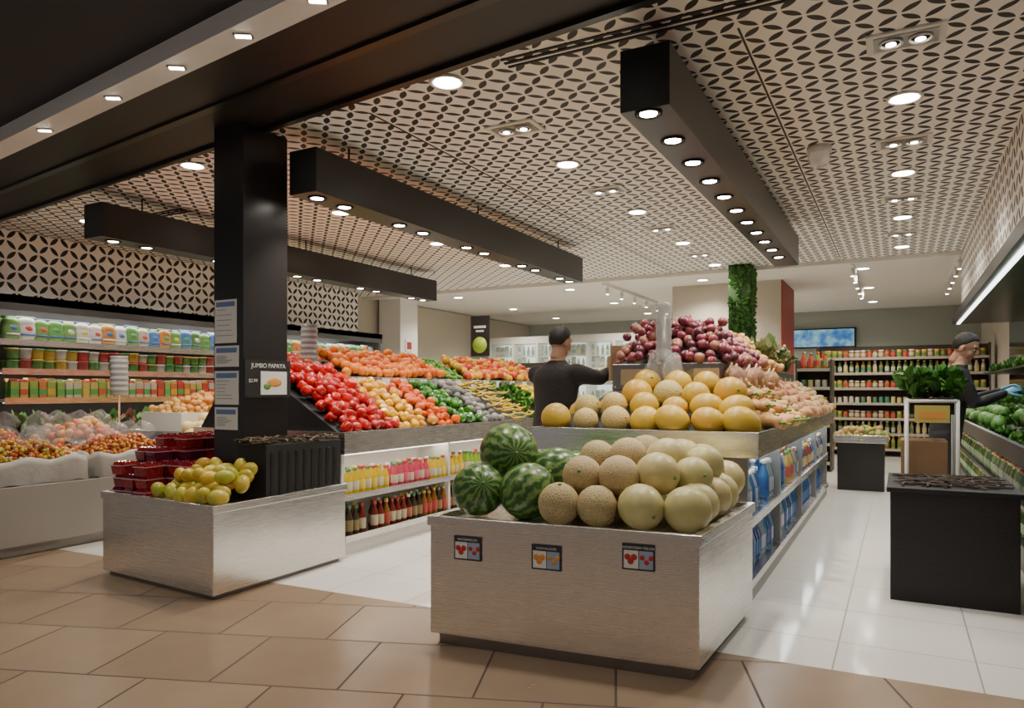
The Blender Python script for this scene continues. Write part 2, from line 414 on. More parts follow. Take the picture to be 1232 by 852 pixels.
for x,ya,yb_ in ((-.62,11.8,15.6),(.75,11.8,15.2),(-4.6,12,16)):
    e=empty('track_light'); b=MB(); b.box(x-.02,x+.02,ya,yb_,CZ-.04,CZ+.02); b.obj('rail',M_white,e)
    b=MB(); y=ya+.2
    while y<yb_:
        b.add(lathe([(.03,0),(.034,.11),(.015,.12)],10,[1,1,1]),(x,y,CZ-.18)); b.add(T_disc,(x,y,CZ-.184),None,(.05,.05,.2))
        b.add(lathe([(.008,0),(.008,.06)],6,[1]),(x,y,CZ-.07))
        y+=.75
    b.obj('heads',[M_lamp,M_white],e)

w=bpy.data.worlds.new('world'); SC.world=w; w.use_nodes=True
w.node_tree.nodes['Background'].inputs[0].default_value=(.80,.77,.76,1); w.node_tree.nodes['Background'].inputs[1].default_value=.36

# ------------------------------------------------------------------ steel trays (front boxes)
def inset(poly,k):
    cx=sum(p[0] for p in poly)/len(poly); cy=sum(p[1] for p in poly)/len(poly)
    out=[]
    for x,y in poly:
        dx,dy=x-cx,y-cy; l=math.hypot(dx,dy); out.append((x-dx/l*k*1.41,y-dy/l*k*1.41))
    return out
def tray(mb,poly,z0,z1,mi=0,lip=.06,deck=1,t=.025):
    n=len(poly); ip=inset(poly,t)
    v=[(x,y,z0) for x,y in poly]+[(x,y,z1) for x,y in poly]+[(x,y,z1) for x,y in ip]+[(x,y,z1-lip) for x,y in ip]
    f=[];m=[]
    for k in range(3):
        for i in range(n): f.append((k*n+i,k*n+(i+1)%n,(k+1)*n+(i+1)%n,(k+1)*n+i)); m.append(0)
    f.append(tuple(range(3*n,4*n))); m.append(deck); f.append(tuple(range(n))[::-1]); m.append(0)
    mb.add(T(v,f,m,False),mi=mi)
def steelbox(name,poly,h,kick=.09):
    e=empty(name); b=MB(); tray(b,poly,kick,h); 
    b.obj('body',[M_steel,M_blackm],e,.006)
    b=MB(); b.prism(inset(poly,.035),0,kick); b.obj('kick_base',[M_steel_d],e)
    b=MB(); op=inset(poly,-.012); tray(b,op,h-.045,h+.004,lip=.03,deck=0,t=.04); b.obj('rim',[M_steel,M_blackm],e,.004)
    return e
FB=[(-2.12,3.07),(-.78,3.21),(-.74,4.3),(-2.12,4.3)]
fb=steelbox('melon_display_box',FB,.655,.06)
LB=[(-4.98,3.15),(-3.72,3.05),(-3.74,4.28),(-4.98,4.28)]
steelbox('fruit_display_box',LB,.585,.03)

def text(s,loc,rot,size,m,parent,align='CENTER'):
    c=bpy.data.curves.new('lettering','FONT'); c.body=s; c.size=size; c.align_x=align; c.extrude=.0008; c.materials.append(m)
    o=bpy.data.objects.new('lettering',c); COL.objects.link(o); o.location=loc; o.rotation_euler=rot; o.parent=parent; return o
def onfront(t): 
    a=Vector((-2.12,3.07)); d=Vector((-.78,3.21))-a; return a+d*t, math.atan2(d.y,d.x)
MK_r=mat('melon_red_ink',(.5,.03,.03),.6); MK_o=mat('melon_orange_ink',(.7,.3,.06),.6); MK_b=mat('ink_black',(.03,.025,.04),.5)
for t,s,z,c1 in ((.16,'WATERMELON',.51,MK_r),(.47,'CANTALOUPE',.5,MK_o),(.80,'HONEYDEW MELON',.54,MK_r)):
    p_,an=onfront(t); e=empty('produce_sign'); wv=.075
    Mx=Matrix.Translation((p_.x,p_.y-.004,z))@Matrix.Rotation(an,4,'Z')
    b=MB(); b.box(-wv,wv,-.004,0,-.06,.06,0); o=b.obj('card',[MK_b],e); o.matrix_world=Mx
    b=MB(); b.box(-wv+.008,0,-.006,-.003,-.052,.03,0); b.box(.004,wv-.008,-.006,-.003,-.052,.03,1)
    for q in range(3): b.add(T_small,(-.05+.015*q,-.006,.0-.02*(q%2)),None,(.03,.004,.03),2)
    for q in range(3): b.add(T_small,(.018+.02*q,-.006,-.0-.02*(q%2)),None,(.024,.004,.024),2)
    o=b.obj('picture',[M_paper,mat('pic_bg',(.3,.38,.5),.6),c1],e); o.matrix_world=Mx
    o=text(s,(0,0,0),(0,0,0),.016,M_paper,e); o.matrix_world=Mx@Matrix.Translation((0,-.006,.038))@Matrix.Rotation(math.pi/2,4,'X')

# ------------------------------------------------------------------ melons
m,nt,bs=newmat('watermelon_rind')
sp=N(nt,'ShaderNodeSeparateXYZ'); oc=objco(nt); L(nt,oc,sp.inputs[0])
an=math_(nt,'ARCTAN2',sp.outputs[1],sp.outputs[0]); nz_=noise(nt,oc,26,6)
v_=math_(nt,'SINE',math_(nt,'ADD',math_(nt,'MULTIPLY',an,14.0),math_(nt,'MULTIPLY',nz_,11.0)))
v_=math_(nt,'ADD',math_(nt,'MULTIPLY',v_,.5),.5)
c_=ramp(nt,v_,[(.02,.07,.013),(.04,.12,.022),(.11,.22,.045),(.22,.32,.09)])
L(nt,mixc(nt,math_(nt,'MULTIPLY',noise(nt,oc,60),.4),c_,(.03,.09,.02)),bs.inputs['Base Color']); bs.inputs['Roughness'].default_value=.3
M_wm=m
T_wm=merge(sph(36,24),tr(lathe([(.03,0),(.025,.05)],7,[1,1]),(0,0,.49)))
for (x,y,z,r,ro,el) in ((-1.97,3.3,.775,.14,(1.2,.3,.6),1.08),(-1.72,3.38,.775,.145,(.9,.1,2.2),1.05),(-1.95,3.60,.95,.165,(1.5,.2,.7),1.12),(-1.70,3.68,.84,.14,(.3,1.1,.6),1.1),(-1.96,3.95,.80,.14,(1.2,.2,.1),1.1),(-1.72,4.05,.8,.13,(1.2,.2,.1),1.1)):
    b=MB(); b.add(T_wm,sc=(2*r,2*r,2*r*el)); o=b.obj('watermelon',[M_wm,M_stem]); o.location=(x,y,z); o.rotation_euler=ro
M_cant=mrand('cantaloupe_rind',[(.42,.29,.12),(.47,.33,.15),(.36,.27,.10),(.45,.33,.15)],.6,vor=75)
M_honey=mrand('honeydew_rind',[(.58,.50,.23),(.62,.53,.27),(.53,.47,.20),(.6,.48,.23)],.4,spots=(.48,.41,.17),nscale=20)
def melons(name,lst,m_,d):
    b=MB()
    for x,y,z in lst:
        s=d*U(.94,1.07); b.add(T_melon,(x+U(-.012,.012),y+U(-.012,.012),z),(U(.3,2.6),U(-1,1),U(0,6)),(s,s,s*U(1.0,1.1)))
    return b.obj(name,[m_,M_stem])
melons('cantaloupe_pile',[(-1.50,3.30,.735),(-1.30,3.33,.735),(-1.45,3.47,.86),(-1.25,3.5,.865),(-1.50,3.53,.73),(-1.28,3.56,.73),(-1.46,3.72,.93),(-1.30,3.75,.95),(-1.5,3.9,.82),(-1.25,3.95,.94),(-1.48,4.12,.75),(-1.27,4.15,.78),(-1.5,3.72,.73)],M_cant,.205)
melons('honeydew_pile',[(-1.09,3.37,.74),(-.885,3.41,.735),(-1.07,3.56,.88),(-.88,3.62,.74),(-.92,3.7,.86),(-.86,3.83,.745),(-.87,4.04,.745),(-1.08,3.62,.73),(-1.1,3.78,.94),(-.93,3.88,.9),(-.87,4.18,.80),(-1.07,3.98,.92),(-1.06,3.84,.75),(-1.06,4.12,.76),(-.96,4.08,.89)],M_honey,.21)

# ------------------------------------------------------------------ fruit box contents
M_mango=mrand('mango_skin',[(.76,.44,.03),(.74,.52,.05),(.6,.5,.05),(.74,.34,.03),(.7,.45,.04)],.35,spots=(.36,.38,.04),nscale=7)
b=MB()
slope_pile('m',T_mango,(-4.38,3.19,.57),(.60,-.045,0),(-.0,.28,.10),.118,None,rot='rand',mb=b,gapA=.85,gapB=.75)
slope_pile('m',T_mango,(-4.3,3.27,.68),(.46,-.02,0),(-.0,.2,.04),.118,None,rot='rand',mb=b,gapA=.85,gapB=.75)
b.obj('mango_pile',[M_mango,M_stem])
M_berry=mrand('berry_pack',[(.42,.02,.02),(.28,.015,.03),(.5,.03,.02),(.1,.015,.05)],.15,spots=(.1,.006,.02),nscale=70,coat=.6)
M_lid=mat('pack_rim_plastic',(.55,.3,.33),.12)
b=MB()
for ix in range(5):
    for iy in range(6):
        h=5 if iy>1 else (4 if iy==1 else 3)
        if ix>=3: h-=1
        for k in range(h-(1 if R()<.2 else 0)):
            x=-4.885+ix*.128; y=3.27+iy*.165
            if y>3.5 and x>-4.46: continue
            if ix>=3 and y<3.4: continue
            if ix==4 and y>3.5: continue
            b.add(T_clam,(x+U(-.008,.008),y+U(-.01,.01),.53+k*.088),(0,0,1.57+U(-.08,.08)),(.14,.118,.12))
b.obj('berry_clamshell_stack',[M_berry,M_lid])
e=empty('black_produce_crate'); b=MB(); b.box(-4.05,-3.77,3.52,4.26,.53,.93,0)
for k in range(9): b.box(-3.772,-3.765,3.56+.077*k,3.60+.077*k,.58,.88,1)
b.obj('crate',[M_blackm,M_black],e,.006)
b=MB()
for i in range(160):
    b.add(boxT(.12,.012,.006),(U(-4.05,-3.78),U(3.5,4.26),.935+U(0,.03)),(U(-.2,.2),U(-.2,.2),U(0,3)))
b.obj('straw_mat',mrand('dark_straw',[(.09,.06,.03),(.05,.035,.02),(.13,.09,.05)],.8),e)

e=empty('column_notice'); b=MB(); 
for x0,x1,z0,z1 in ((-4.36,-4.14,1.64,1.95),(-4.36,-4.12,1.47,1.62),(-4.36,-4.12,1.2,1.44),(-4.36,-4.13,1.02,1.18)):
    b.box(x0,x1,3.592,3.599,z0,z1,0)
    b.box(x0+.015,x1-.015,3.5905,3.592,z1-.05,z1-.015,2)
    for k in range(6): 
        zz=z1-.07-(z1-z0-.09)*k/6
        b.box(x0+.02,x0+U(.1,.19),3.5905,3.592,zz-.005,zz,1)
b.obj('sheets',[M_paper,mat('ink_grey',(.3,.32,.36),.7),mat('ink_blue_bold',(.12,.2,.42),.6)],e)
e=empty('papaya_sign'); b=MB(); b.box(-4.078,-4.06,3.6,4.03,1.25,1.52,0); b.box(-4.062,-4.056,3.74,3.99,1.27,1.44,1)
b.add(T_small,(-4.056,3.87,1.36),None,(.006,.14,.07),2); b.add(T_small,(-4.056,3.8,1.33),None,(.006,.07,.05),3)
b.obj('board',[M_chalk,M_paper,MK_o,M_stem],e)
text('JUMBO PAPAYA',(-4.057,3.815,1.465),(math.pi/2,0,math.pi/2),.046,M_paper,e)
text('$2.99',(-4.057,3.67,1.36),(math.pi/2,0,math.pi/2),.035,M_paper,e)

# ------------------------------------------------------------------ pepper / citrus island (left-centre)
def shelfbay(e,xf,xb,y0,y1,levels,ztop,side=1,mshelf=None):
    b=MB(); mshelf=mshelf or M_steel
    lo,hi=min(xf,xb),max(xf,xb)
    for z in levels: 
        b.box(lo,hi,y0,y1,z-.025,z)
        b.box(xf-.008 if side>0 else xf,xf if side<0 else xf+.008,y0,y1,z-.03,z+.02)
    b.obj('shelves',mshelf,e)
e=empty('produce_island_display')
Y0,Y1=4.36,9.4
b=MB(); b.box(-5.5,-4.2,Y0,Y1,0,.8,0); b.box(-4.2,-3.85,Y0,Y0+.03,0,.8,0); b.box(-4.2,-3.85,Y1-.03,Y1,0,.8,0); b.box(-4.2,-3.85,Y0+.03,Y1-.03,0,.12,0)
for y in (5.9,7.6): b.box(-4.2,-3.86,y,y+.03,.12,.8,0)
b.obj('base',[M_whitegl],e)
b=MB(); tray(b,[(-5.55,Y0-.02),(-3.8,Y0-.02),(-3.8,Y1),(-5.55,Y1)],.8,.975); b.obj('rim_tray',[M_steel,M_blackm],e,.005)
shelfbay(e,-3.84,-4.19,Y0+.03,Y1-.03,[.13,.46],.8)
b=MB(); b.box(-3.9,-3.87,Y0+.05,Y1-.05,.785,.798); b.obj('led_strip',M_strip,e)
b=MB()
b.quad((-3.84,Y0,.94),(-3.84,Y1,.94),(-4.5,Y1,1.33),(-4.5,Y0,1.33)); b.quad((-4.5,Y0,1.33),(-4.5,Y1,1.33),(-5.0,Y1,1.6),(-5.0,Y0,1.6)); b.quad((-5.0,Y0,1.6),(-5.0,Y1,1.6),(-5.5,Y1,.94),(-5.5,Y0,.94))
for y in (Y0,Y1): b.add(T([(-3.84,y,.94),(-4.5,y,1.33),(-5,y,1.6),(-5.5,y,.94)],[(0,1,2,3)],sm=False))
b.obj('boards',M_blackm,e)
b=MB(); b.box(-4.54,-4.49,5.15,Y1,1.33,1.43); b.obj('mid_rail',M_steel,e,.003)
b=MB(); y=5.3
while y<Y1: b.box(-4.489,-4.485,y,y+.12,1.34,1.42); y+=U(.25,.4)
b.obj('price_cards',M_paper,e)
for yy in (5.2,7.0,8.6): area('shelf_light',(-3.95,yy,.78),.15,1.6,2.8,parent=e)
def bank(name,tm,y0,y1,size,mats,lower=True,**k):
    if lower: return slope_pile(name,tm,(-3.88,y0+size*.5,.95),(0,y1-y0-size,0),(-.6,0,.36),size,mats,**k)
    return slope_pile(name,tm,(-4.6,y0+size*.5,1.42),(0,y1-y0-size,0),(-.38,0,.2),size,mats,**k)
M_rp=mrand('red_pepper_skin',[(.48,.003,.002),(.38,.002,.002),(.55,.006,.003)],.16,coat=.4)
M_yp=mrand('yellow_pepper_skin',[(.76,.36,.002),(.7,.28,.002),(.78,.43,.003)],.16,coat=.4)
M_op=mrand('orange_pepper_skin',[(.72,.12,.002),(.66,.09,.002)],.16,coat=.4)
M_gp=mrand('green_pepper_skin',[(.025,.14,.01),(.05,.2,.012)],.16,coat=.4)
M_or=mrand('orange_skin',[(.76,.17,.003),(.78,.22,.004),(.7,.13,.003)],.45,bmp=.15,nscale=90)
M_citrus=mrand('mixed_citrus_skin',[(.76,.17,.004),(.73,.36,.015),(.58,.05,.01),(.73,.44,.03)],.45,bmp=.15,nscale=90)
b=MB(); slope_pile('',T_pep,(-3.88,4.43,.96),(0,.62,0),(-.72,0,.50),.1,None,mb=b,rot='rand',jit=.2)
slope_pile('',T_pep,(-4.0,4.47,1.08),(0,.45,0),(-.5,0,.36),.1,None,mb=b,rot='rand',jit=.3)
b.obj('red_bell_pepper_pile',[M_rp,M_stem])
bank('yellow_bell_pepper_pile',T_pep,5.05,5.62,.1,[M_yp,M_stem],jit=.2,bumpy=.03)
bank('orange_bell_pepper_pile',T_pep,5.62,6.05,.1,[M_op,M_stem],jit=.2,bumpy=.03)
bank('green_bell_pepper_pile',T_pep,6.05,6.5,.1,[M_gp,M_stem],jit=.2,bumpy=.03)
bank('artichoke_pile',T_onion,6.5,6.95,.1,[mrand('artichoke',[(.16,.15,.14),(.25,.24,.22),(.1,.1,.08)],.5),M_stem],bumpy=.03)
bank('banana_bunch_pile',T_banana,6.95,7.7,.18,[mrand('banana_skin',[(.75,.48,.02),(.72,.55,.08),(.5,.5,.06)],.45)],gapA=.4,gapB=.6,rot=(0,0,0),bumpy=.03,sc=(1,1,1))
bank('lettuce_pile',T_leaf,7.7,8.5,.18,[mrand('lettuce',[(.1,.28,.03),(.16,.36,.05),(.05,.18,.02)],.5)],rot='up',gapA=.6,gapB=.6,lift=0)
bank('lemon_pile',T_egg,8.5,9.35,.09,[mrand('lemon',[(.8,.58,.02)],.4)])
bank('orange_pile',T_ball,5.2,6.9,.095,[M_or,M_stem],False,bumpy=.05)
bank('lime_pile',T_egg,6.95,7.3,.07,[mrand('lime',[(.1,.3,.02),(.16,.36,.04)],.35)],False,bumpy=.02)
bank('mixed_citrus_pile',T_ball,7.35,9.35,.095,[M_citrus,M_stem],False,bumpy=.05)
slope_pile('tangerine_pile',T_ball,(-5.05,4.45,1.57),(0,4.8,0),(-.4,0,-.52),.08,[M_or,M_stem])
slope_pile('apple_pile',T_ball,(-4.62,4.45,1.42),(0,.6,0),(-.38,0,.16),.085,[mrand('apple',[(.5,.02,.01),(.6,.1,.03)],.3),M_stem])
def goods(name,tm,rows,mats,sc=1):
    b=MB()
    for (p0,p1,sp_,dv,nd,face) in rows: row(b,tm,p0,p1,sp_,dv,nd,sc,0,face)
    return b.obj(name,mats)
M_cap=mrand('caps',[(.7,.7,.68),(.5,.04,.02),(.08,.25,.08),(.75,.5,.08)],.4)
M_ju=[('lemon',[(.7,.5,.02)]),('pink',[(.6,.08,.13)]),('green',[(.25,.4,.04)]),('orange',[(.75,.25,.02)])]
yy=Y0+.1; i=0
segs=[0,1,0,2,3,1,0,2]
while yy<Y1-.3:
    nm,cl=M_ju[segs[i%8]]; goods(nm+'_juice_bottle_row',T_juice,[((-3.9,yy,.463),(-3.9,yy+.55,.463),.075,(-.08,0,0),2,0)],[mrand(nm+'_juice',cl,.15),mrand(nm+'_label',[tuple(min(1,x*1.05+.06) for x in cl[0]),(.6,.56,.4)],.5),M_cap]); yy+=.6;i+=1
goods('dark_sauce_bottle_row',T_dark,[((-3.9,Y0+.1,.133),(-3.9,Y1-.2,.133),.08,(-.085,0,0),2,0)],[mrand('dark_sauce',[(.08,.015,.01),(.15,.02,.015),(.05,.04,.02),(.25,.1,.02)],.15),mrand('sauce_label',[(.4,.12,.05),(.45,.38,.25),(.22,.16,.06),(.4,.04,.03)],.5),M_cap])
def bagroll(x,y,z,h=.36,r=.08):
    e=empty('plastic_bag_roll'); b=MB()
    pr=[]; k=14
    for i in range(k+1): pr+= [(r*(1-.12*(i%2)),h*i/k)]
    b.add(lathe(pr,16,[i%2 for i in range(k)]),(x,y,z)); b.obj('roll',[mat('bag_film',(.5,.5,.47),.25),mat('bag_film_grey',(.22,.22,.22),.3)],e)
    b=MB(); b.add(lathe([(.012,0),(.012,.3),(.03,.31)],8,[0,0]),(x,y,z-.3)); b.obj('post',M_steel,e)
bagroll(-4.85,5.05,1.55); bagroll(-7.0,4.6,1.25,.4,.09)

# ------------------------------------------------------------------ melon / squash island (right-centre)
e=empty('central_produce_island'); X0,X1,Y0b,Y1b=-2.2,-.72,4.38,9.95
b=MB(); b.box(-2.1,-1.2,Y0b+.1,Y1b-.1,0,.9,0); b.box(-1.2,-.8,Y0b+.1,Y0b+.13,0,.9); b.box(-1.2,-.8,Y1b-.13,Y1b-.1,0,.9); b.box(-1.2,-.8,Y0b+.13,Y1b-.13,0,.12)
for y in (5.9,7.3,8.6): b.box(-1.2,-.81,y,y+.03,.12,.9)
b.obj('base',[mat('grey_laminate',(.22,.22,.22),.35)],e)
b=MB(); tray(b,[(X0,Y0b),(X1,Y0b),(X1,Y1b),(X0,Y1b)],.90,1.055); b.obj('rim_tray',[M_steel,M_blackm],e,.006)
shelfbay(e,-.79,-1.19,Y0b+.13,Y1b-.13,[.13,.5],.9)
b=MB(); b.box(-.86,-.83,Y0b+.2,Y1b-.2,.885,.898); b.obj('led_strip',M_cool,e)
for yy in (5.2,6.6,8.0,9.3): area('shelf_light',(-.92,yy,.88),.15,1.2,2.0,(.9,.96,1),parent=e)
b=MB(); 
v=[(-2.17,Y0b+.03,1.0),(-.75,Y0b+.03,1.0),(-.75,Y1b-.03,1.0),(-2.17,Y1b-.03,1.0),(-1.9,5.15,1.3),(-1.15,5.15,1.3),(-1.15,Y1b-.5,1.3),(-1.9,Y1b-.5,1.3)]
b.add(T(v,[(4,5,6,7),(0,1,5,4),(1,2,6,5),(2,3,7,6),(3,0,4,7)],sm=False)); b.obj('sloped_core',M_blackm,e)
b=MB(); b.box(-1.92,-1.12,5.2,9.3,1.3,1.5); b.obj('upper_bin',M_steel_d,e,.005)
b=MB(); v=[(-1.9,5.22,1.48),(-1.14,5.22,1.48),(-1.14,9.28,1.48),(-1.9,9.28,1.48),(-1.52,5.6,1.78),(-1.52,8.9,1.78)]
b.add(T(v,[(0,1,4),(1,2,5,4),(2,3,5),(3,0,4,5)],sm=False)); b.obj('upper_core',M_blackm,e)
b=MB(); y=5.4
while y<9.2: b.box(-1.119,-1.115,y,y+.14,1.34,1.44); y+=U(.3,.5)
for x in (-1.85,-1.55,-1.3): b.box(x,x+.18,5.185,5.19,1.34,1.46)
b.obj('price_cards',mat('kraft_card',(.3,.22,.13),.7),e)
M_canary=mrand('canary_melon_rind',[(.62,.37,.02),(.66,.41,.035),(.58,.36,.02),(.6,.31,.025)],.42,spots=(.5,.33,.04),nscale=14)
M_mixm=mrand('musk_melon_rind',[(.5,.32,.05),(.42,.33,.06),(.52,.36,.08)],.5,vor=60)
b=MB()
for r_,(z,y,x0,n_) in enumerate([(1.10,4.53,-2.08,7),(1.19,4.72,-1.93,6),(1.28,4.9,-1.62,4),(1.34,5.05,-1.6,3),(1.14,4.9,-2.02,2)]):
    for i in range(n_):
        x=x0+i*.207
        s=U(.17,.22); el=1.0 if i<4 else 1.22
        b.add(T_melon,(x+U(-.015,.015),y+U(-.03,.03),z+U(-.015,.015)),(U(1.0,2.1),U(-.6,.6),U(.7,2.4)),(s,s,s*el),0 if (i>=3 or R()<.5) else 2)
b.obj('canary_melon_pile',[M_canary,M_stem,M_mixm])
M_bn=mrand('butternut_skin',[(.6,.31,.10),(.64,.36,.13),(.52,.26,.08)],.45)
slope_pile('butternut_squash_pile',T_squash,(-.8,5.15,1.03),(0,1.25,0),(-.36,0,.26),.24,[M_bn,M_stem],gapA=.62,gapB=.5,jit=.1,lift=.25,rot='lie')
slope_pile('sweet_potato_pile',T_potato,(-.78,6.6,1.03),(0,1.5,0),(-.36,0,.26),.13,[mrand('sweetpotato',[(.42,.2,.09),(.5,.28,.12),(.34,.14,.07)],.7)],gapA=.7,gapB=.6,bumpy=.04)
slope_pile('potato_pile',T_potato,(-.78,8.2,1.03),(0,1.6,0),(-.36,0,.26),.11,[mrand('potato',[(.5,.34,.15),(.45,.28,.12),(.56,.4,.2)],.7)],gapA=.8,gapB=.7,bumpy=.04)
slope_pile('garlic_pile',T_onion,(-2.14,5.2,1.03),(0,4.5,0),(.26,0,.26),.08,[mrand('garlic',[(.7,.65,.55),(.65,.55,.4)],.6),M_stem])
M_on=mrand('red_onion_skin',[(.13,.012,.03),(.2,.022,.045),(.08,.01,.018),(.26,.05,.06),(.3,.12,.08)],.35,coat=.2)
M_yo=mrand('yellow_onion_skin',[(.6,.32,.1),(.5,.25,.08)],.4,coat=.2)
b=MB(); 
for (O_,A_,B_) in (((-1.16,5.35,1.49),(0,1.6,0),(-.33,.08,.29)),((-1.88,5.35,1.49),(0,1.6,0),(.33,.08,.29)),((-1.86,5.25,1.49),(.68,0,0),(0,.33,.27))):
    slope_pile('',T_onion,O_,A_,B_,.08,None,mb=b,jit=.25,bumpy=.05)
b.obj('red_onion_pile',[M_on,M_on])
slope_pile('yellow_onion_pile',T_onion,(-1.16,7.1,1.49),(0,1.0,0),(-.33,0,.29),.09,[M_yo,M_yo],bumpy=.05)
b=MB()
for i in range(26): b.add(random.choice(T_leaf),(-1.25+U(-.12,.1),7.4+U(0,1.9),1.52+U(0,.12)),(0,0,U(0,6)),(.3,.3,.42),0)
for i in range(60): b.add(T_small,(-1.25+U(-.15,.12),7.4+U(0,1.9),1.7+U(-.05,.1)),None,.035,1)
b.obj('leafy_herb_bunches',[mrand('pale_herb',[(.2,.25,.08),(.34,.34,.16),(.12,.2,.05)],.6),mrand('pale_blossom',[(.6,.5,.4),(.5,.35,.3)],.6)])
b=MB()
for i in range(7): b.add(T_bag,(-1.06,5.5+i*.26,1.22+U(0,.03)),(U(-.2,.2),-.4,1.57),(1,1.2,.9))
b.obj('potato_net_bags',[mrand('net_bag',[(.4,.22,.08),(.25,.12,.06),(.45,.3,.14)],.5,spots=(.2,.08,.03),nscale=50),mrand('net_bag_b',[(.4,.22,.08),(.25,.12,.06)],.5),M_card])
e=empty('produce_bag_stand'); b=MB()
pr=[(.05,0)]+[(.062*(1-.14*(i%2)),.02+.4*i/12) for i in range(13)]+[(.03,.44)]
b.add(lathe(pr,16),(-1.50,5.12,1.5)); b.obj('bag_roll',mat('clear_film',(.38,.38,.38),.15,alpha=.5),e)
b=MB(); b.add(lathe([(.02,0),(.02,.62)],8),(-1.50,5.12,1.22)); b.obj('post',M_steel_d,e)
def hb_(p,th,ph):
    k=.75+.5*(.5-p.z); w_=1+.18*math.sin(5*ph+6*p.z)+.08*math.sin(11*ph)
    return Vector((p.x*k*w_,p.y*k*w_,p.z))
b=MB(); b.add(sph(30,16,hb_),(-1.50,5.09,1.46),None,(.24,.14,.30)); b.add(sph(24,12,hb_),(-1.42,5.07,1.46),(0,.3,1),(.14,.1,.24)); b.obj('hanging_bags',mat('thin_film',(.55,.55,.55),.12,alpha=.2),e)
e=empty('cardboard_carton'); b=MB(); b.box(-.13,.13,-.1,.1,0,.2,0)
b.box(-.13,-.02,-.1,-.098,.2,.28,0)
o=b.obj('carton',[M_card],e,.003); o.matrix_world=Matrix.Translation((-1.97,5.62,1.38))@Matrix.Rotation(.5,4,'Z')
M_wat=mrand('water_bottle',[(.04,.11,.28),(.02,.07,.25),(.25,.32,.36),(.04,.14,.32)],.08,coat=.5)
M_wl=mrand('water_label',[(.02,.06,.25),(.03,.14,.35),(.5,.54,.58),(.03,.09,.28)],.4)
M_bc=mrand('blue_caps',[(.05,.12,.35),(.6,.6,.6)],.4)
goods('water_bottle_multipacks',T_pack,[((-.93,Y0b+.2,.133),(-.93,Y1b-.2,.133),.235,(-.16,0,0),1,math.pi/2),((-.93,Y0b+.2,.503),(-.93,6.6,.503),.235,(-.16,0,0),1,math.pi/2)],[M_wat,M_wl,M_bc],sc=1.1)
M_mx=[mrand('mixed_drink',[(.06,.2,.5),(.4,.42,.4),(.5,.35,.1),(.1,.3,.15),(.3,.05,.04)],.12,coat=.4),mrand('mixed_drink_label',[(.55,.55,.5),(.1,.25,.5),(.5,.1,.08),(.5,.42,.12)],.4),M_cap]
goods('assorted_drink_row',[T_water,T_juice,T_dark],[((-.87,6.65,.503),(-.87,Y1b-.2,.503),.085,(-.09,0,0),2,0)],M_mx,sc=1.1)

# ------------------------------------------------------------------ grape table (left)
e=empty('grape_display_table')
b=MB(); tray(b,[(-7.4,2.5),(-6.05,2.5),(-6.05,4.7),(-7.4,4.7)],.08,.55); b.prism([(-7.35,2.55),(-6.1,2.55),(-6.1,4.65),(-7.35,4.65)],0,.08,0); b.obj('body',[mat('table_panel',(.36,.33,.29),.3),M_whitegl],e,.008)
b=MB()
M_line=mat('white_liner',(.5,.47,.42),.6,nz=.4,bmp=.9,nscale=9)
def drape(x0,x1,y0,y1):
    n=44; per=[]
    for i in range(n):
        t=i/n*4; k=int(t); f=t-k
        c=[(x0,y0),(x1,y0),(x1,y1),(x0,y1)]; a=c[k]; d=c[(k+1)%4]; per.append((a[0]+(d[0]-a[0])*f,a[1]+(d[1]-a[1])*f))
    cx,cy=(x0+x1)/2,(y0+y1)/2; v=[]
    for j,(z,o_,wv) in enumerate(((.74,-.05,0),(.755,0,.004),(.70,.012,.008),(.62,.01,.012),(.552,.014,.016))):
        for i,(px,py) in enumerate(per):
            r=math.hypot(px-cx,py-cy); q=1+(o_+wv*math.sin(i*2.3)+.003*math.sin(i*5.1))/r
            v.append((cx+(px-cx)*q,cy+(py-cy)*q,z+(.018*math.sin(i*1.3) if j<3 else .01*math.sin(i*1.9))))
    f=[(j*n+i,j*n+(i+1)%n,(j+1)*n+(i+1)%n,(j+1)*n+i) for j in range(4) for i in range(n)]
    b.add(T(v,f))
for (x0,x1,y0,y1) in ((-6.68,-6.11,2.9,3.72),(-6.68,-6.11,3.82,4.62),(-7.34,-6.77,2.9,3.72),(-7.34,-6.77,3.82,4.62)):
    b.box(x0+.03,x1-.03,y0+.03,y1-.03,.5,.66); drape(x0,x1,y0,y1)
o=b.obj('white_liner_bins',[M_line],e)
M_gr=mrand('grape_skin',[(.72,.34,.03),(.68,.2,.02),(.5,.1,.02),(.75,.45,.06),(.5,.42,.06)],.2,coat=.4)
M_gg=mrand('red_grape',[(.4,.06,.03),(.55,.14,.03),(.65,.32,.05),(.6,.2,.03)],.2,coat=.4)
def mound(name,x0,x1,y0,y1,z,h,size,tm,mats,mb=None):
    own=mb is None; b=mb or MB(); nx=int((x1-x0)/size/.9); ny=int((y1-y0)/size/.9)
    for i in range(nx+1):
        for j in range(ny+1):
            a=i/nx*2-1; c=j/ny*2-1; hh=z+h*(1-a**4)*(1-c**4)*(.85+.15*math.sin(i*.7)*math.cos(j*.9))
            for k in range(2):
                b.add(tm if not isinstance(tm,list) else random.choice(tm),(x0+(x1-x0)*i/nx+U(-.4,.4)*size,y0+(y1-y0)*j/ny+U(-.4,.4)*size,hh-k*size*.6+U(-.2,.2)*size),(U(0,6),U(0,6),0),size*U(.85,1.1))
    if own: return b.obj(name,mats)
mound('golden_grape_pile',-6.66,-6.14,2.95,3.68,.70,.2,.036,T_tiny,[M_gr])
mound('red_grape_pile',-6.66,-6.14,3.86,4.58,.70,.2,.036,T_tiny,[M_gg])
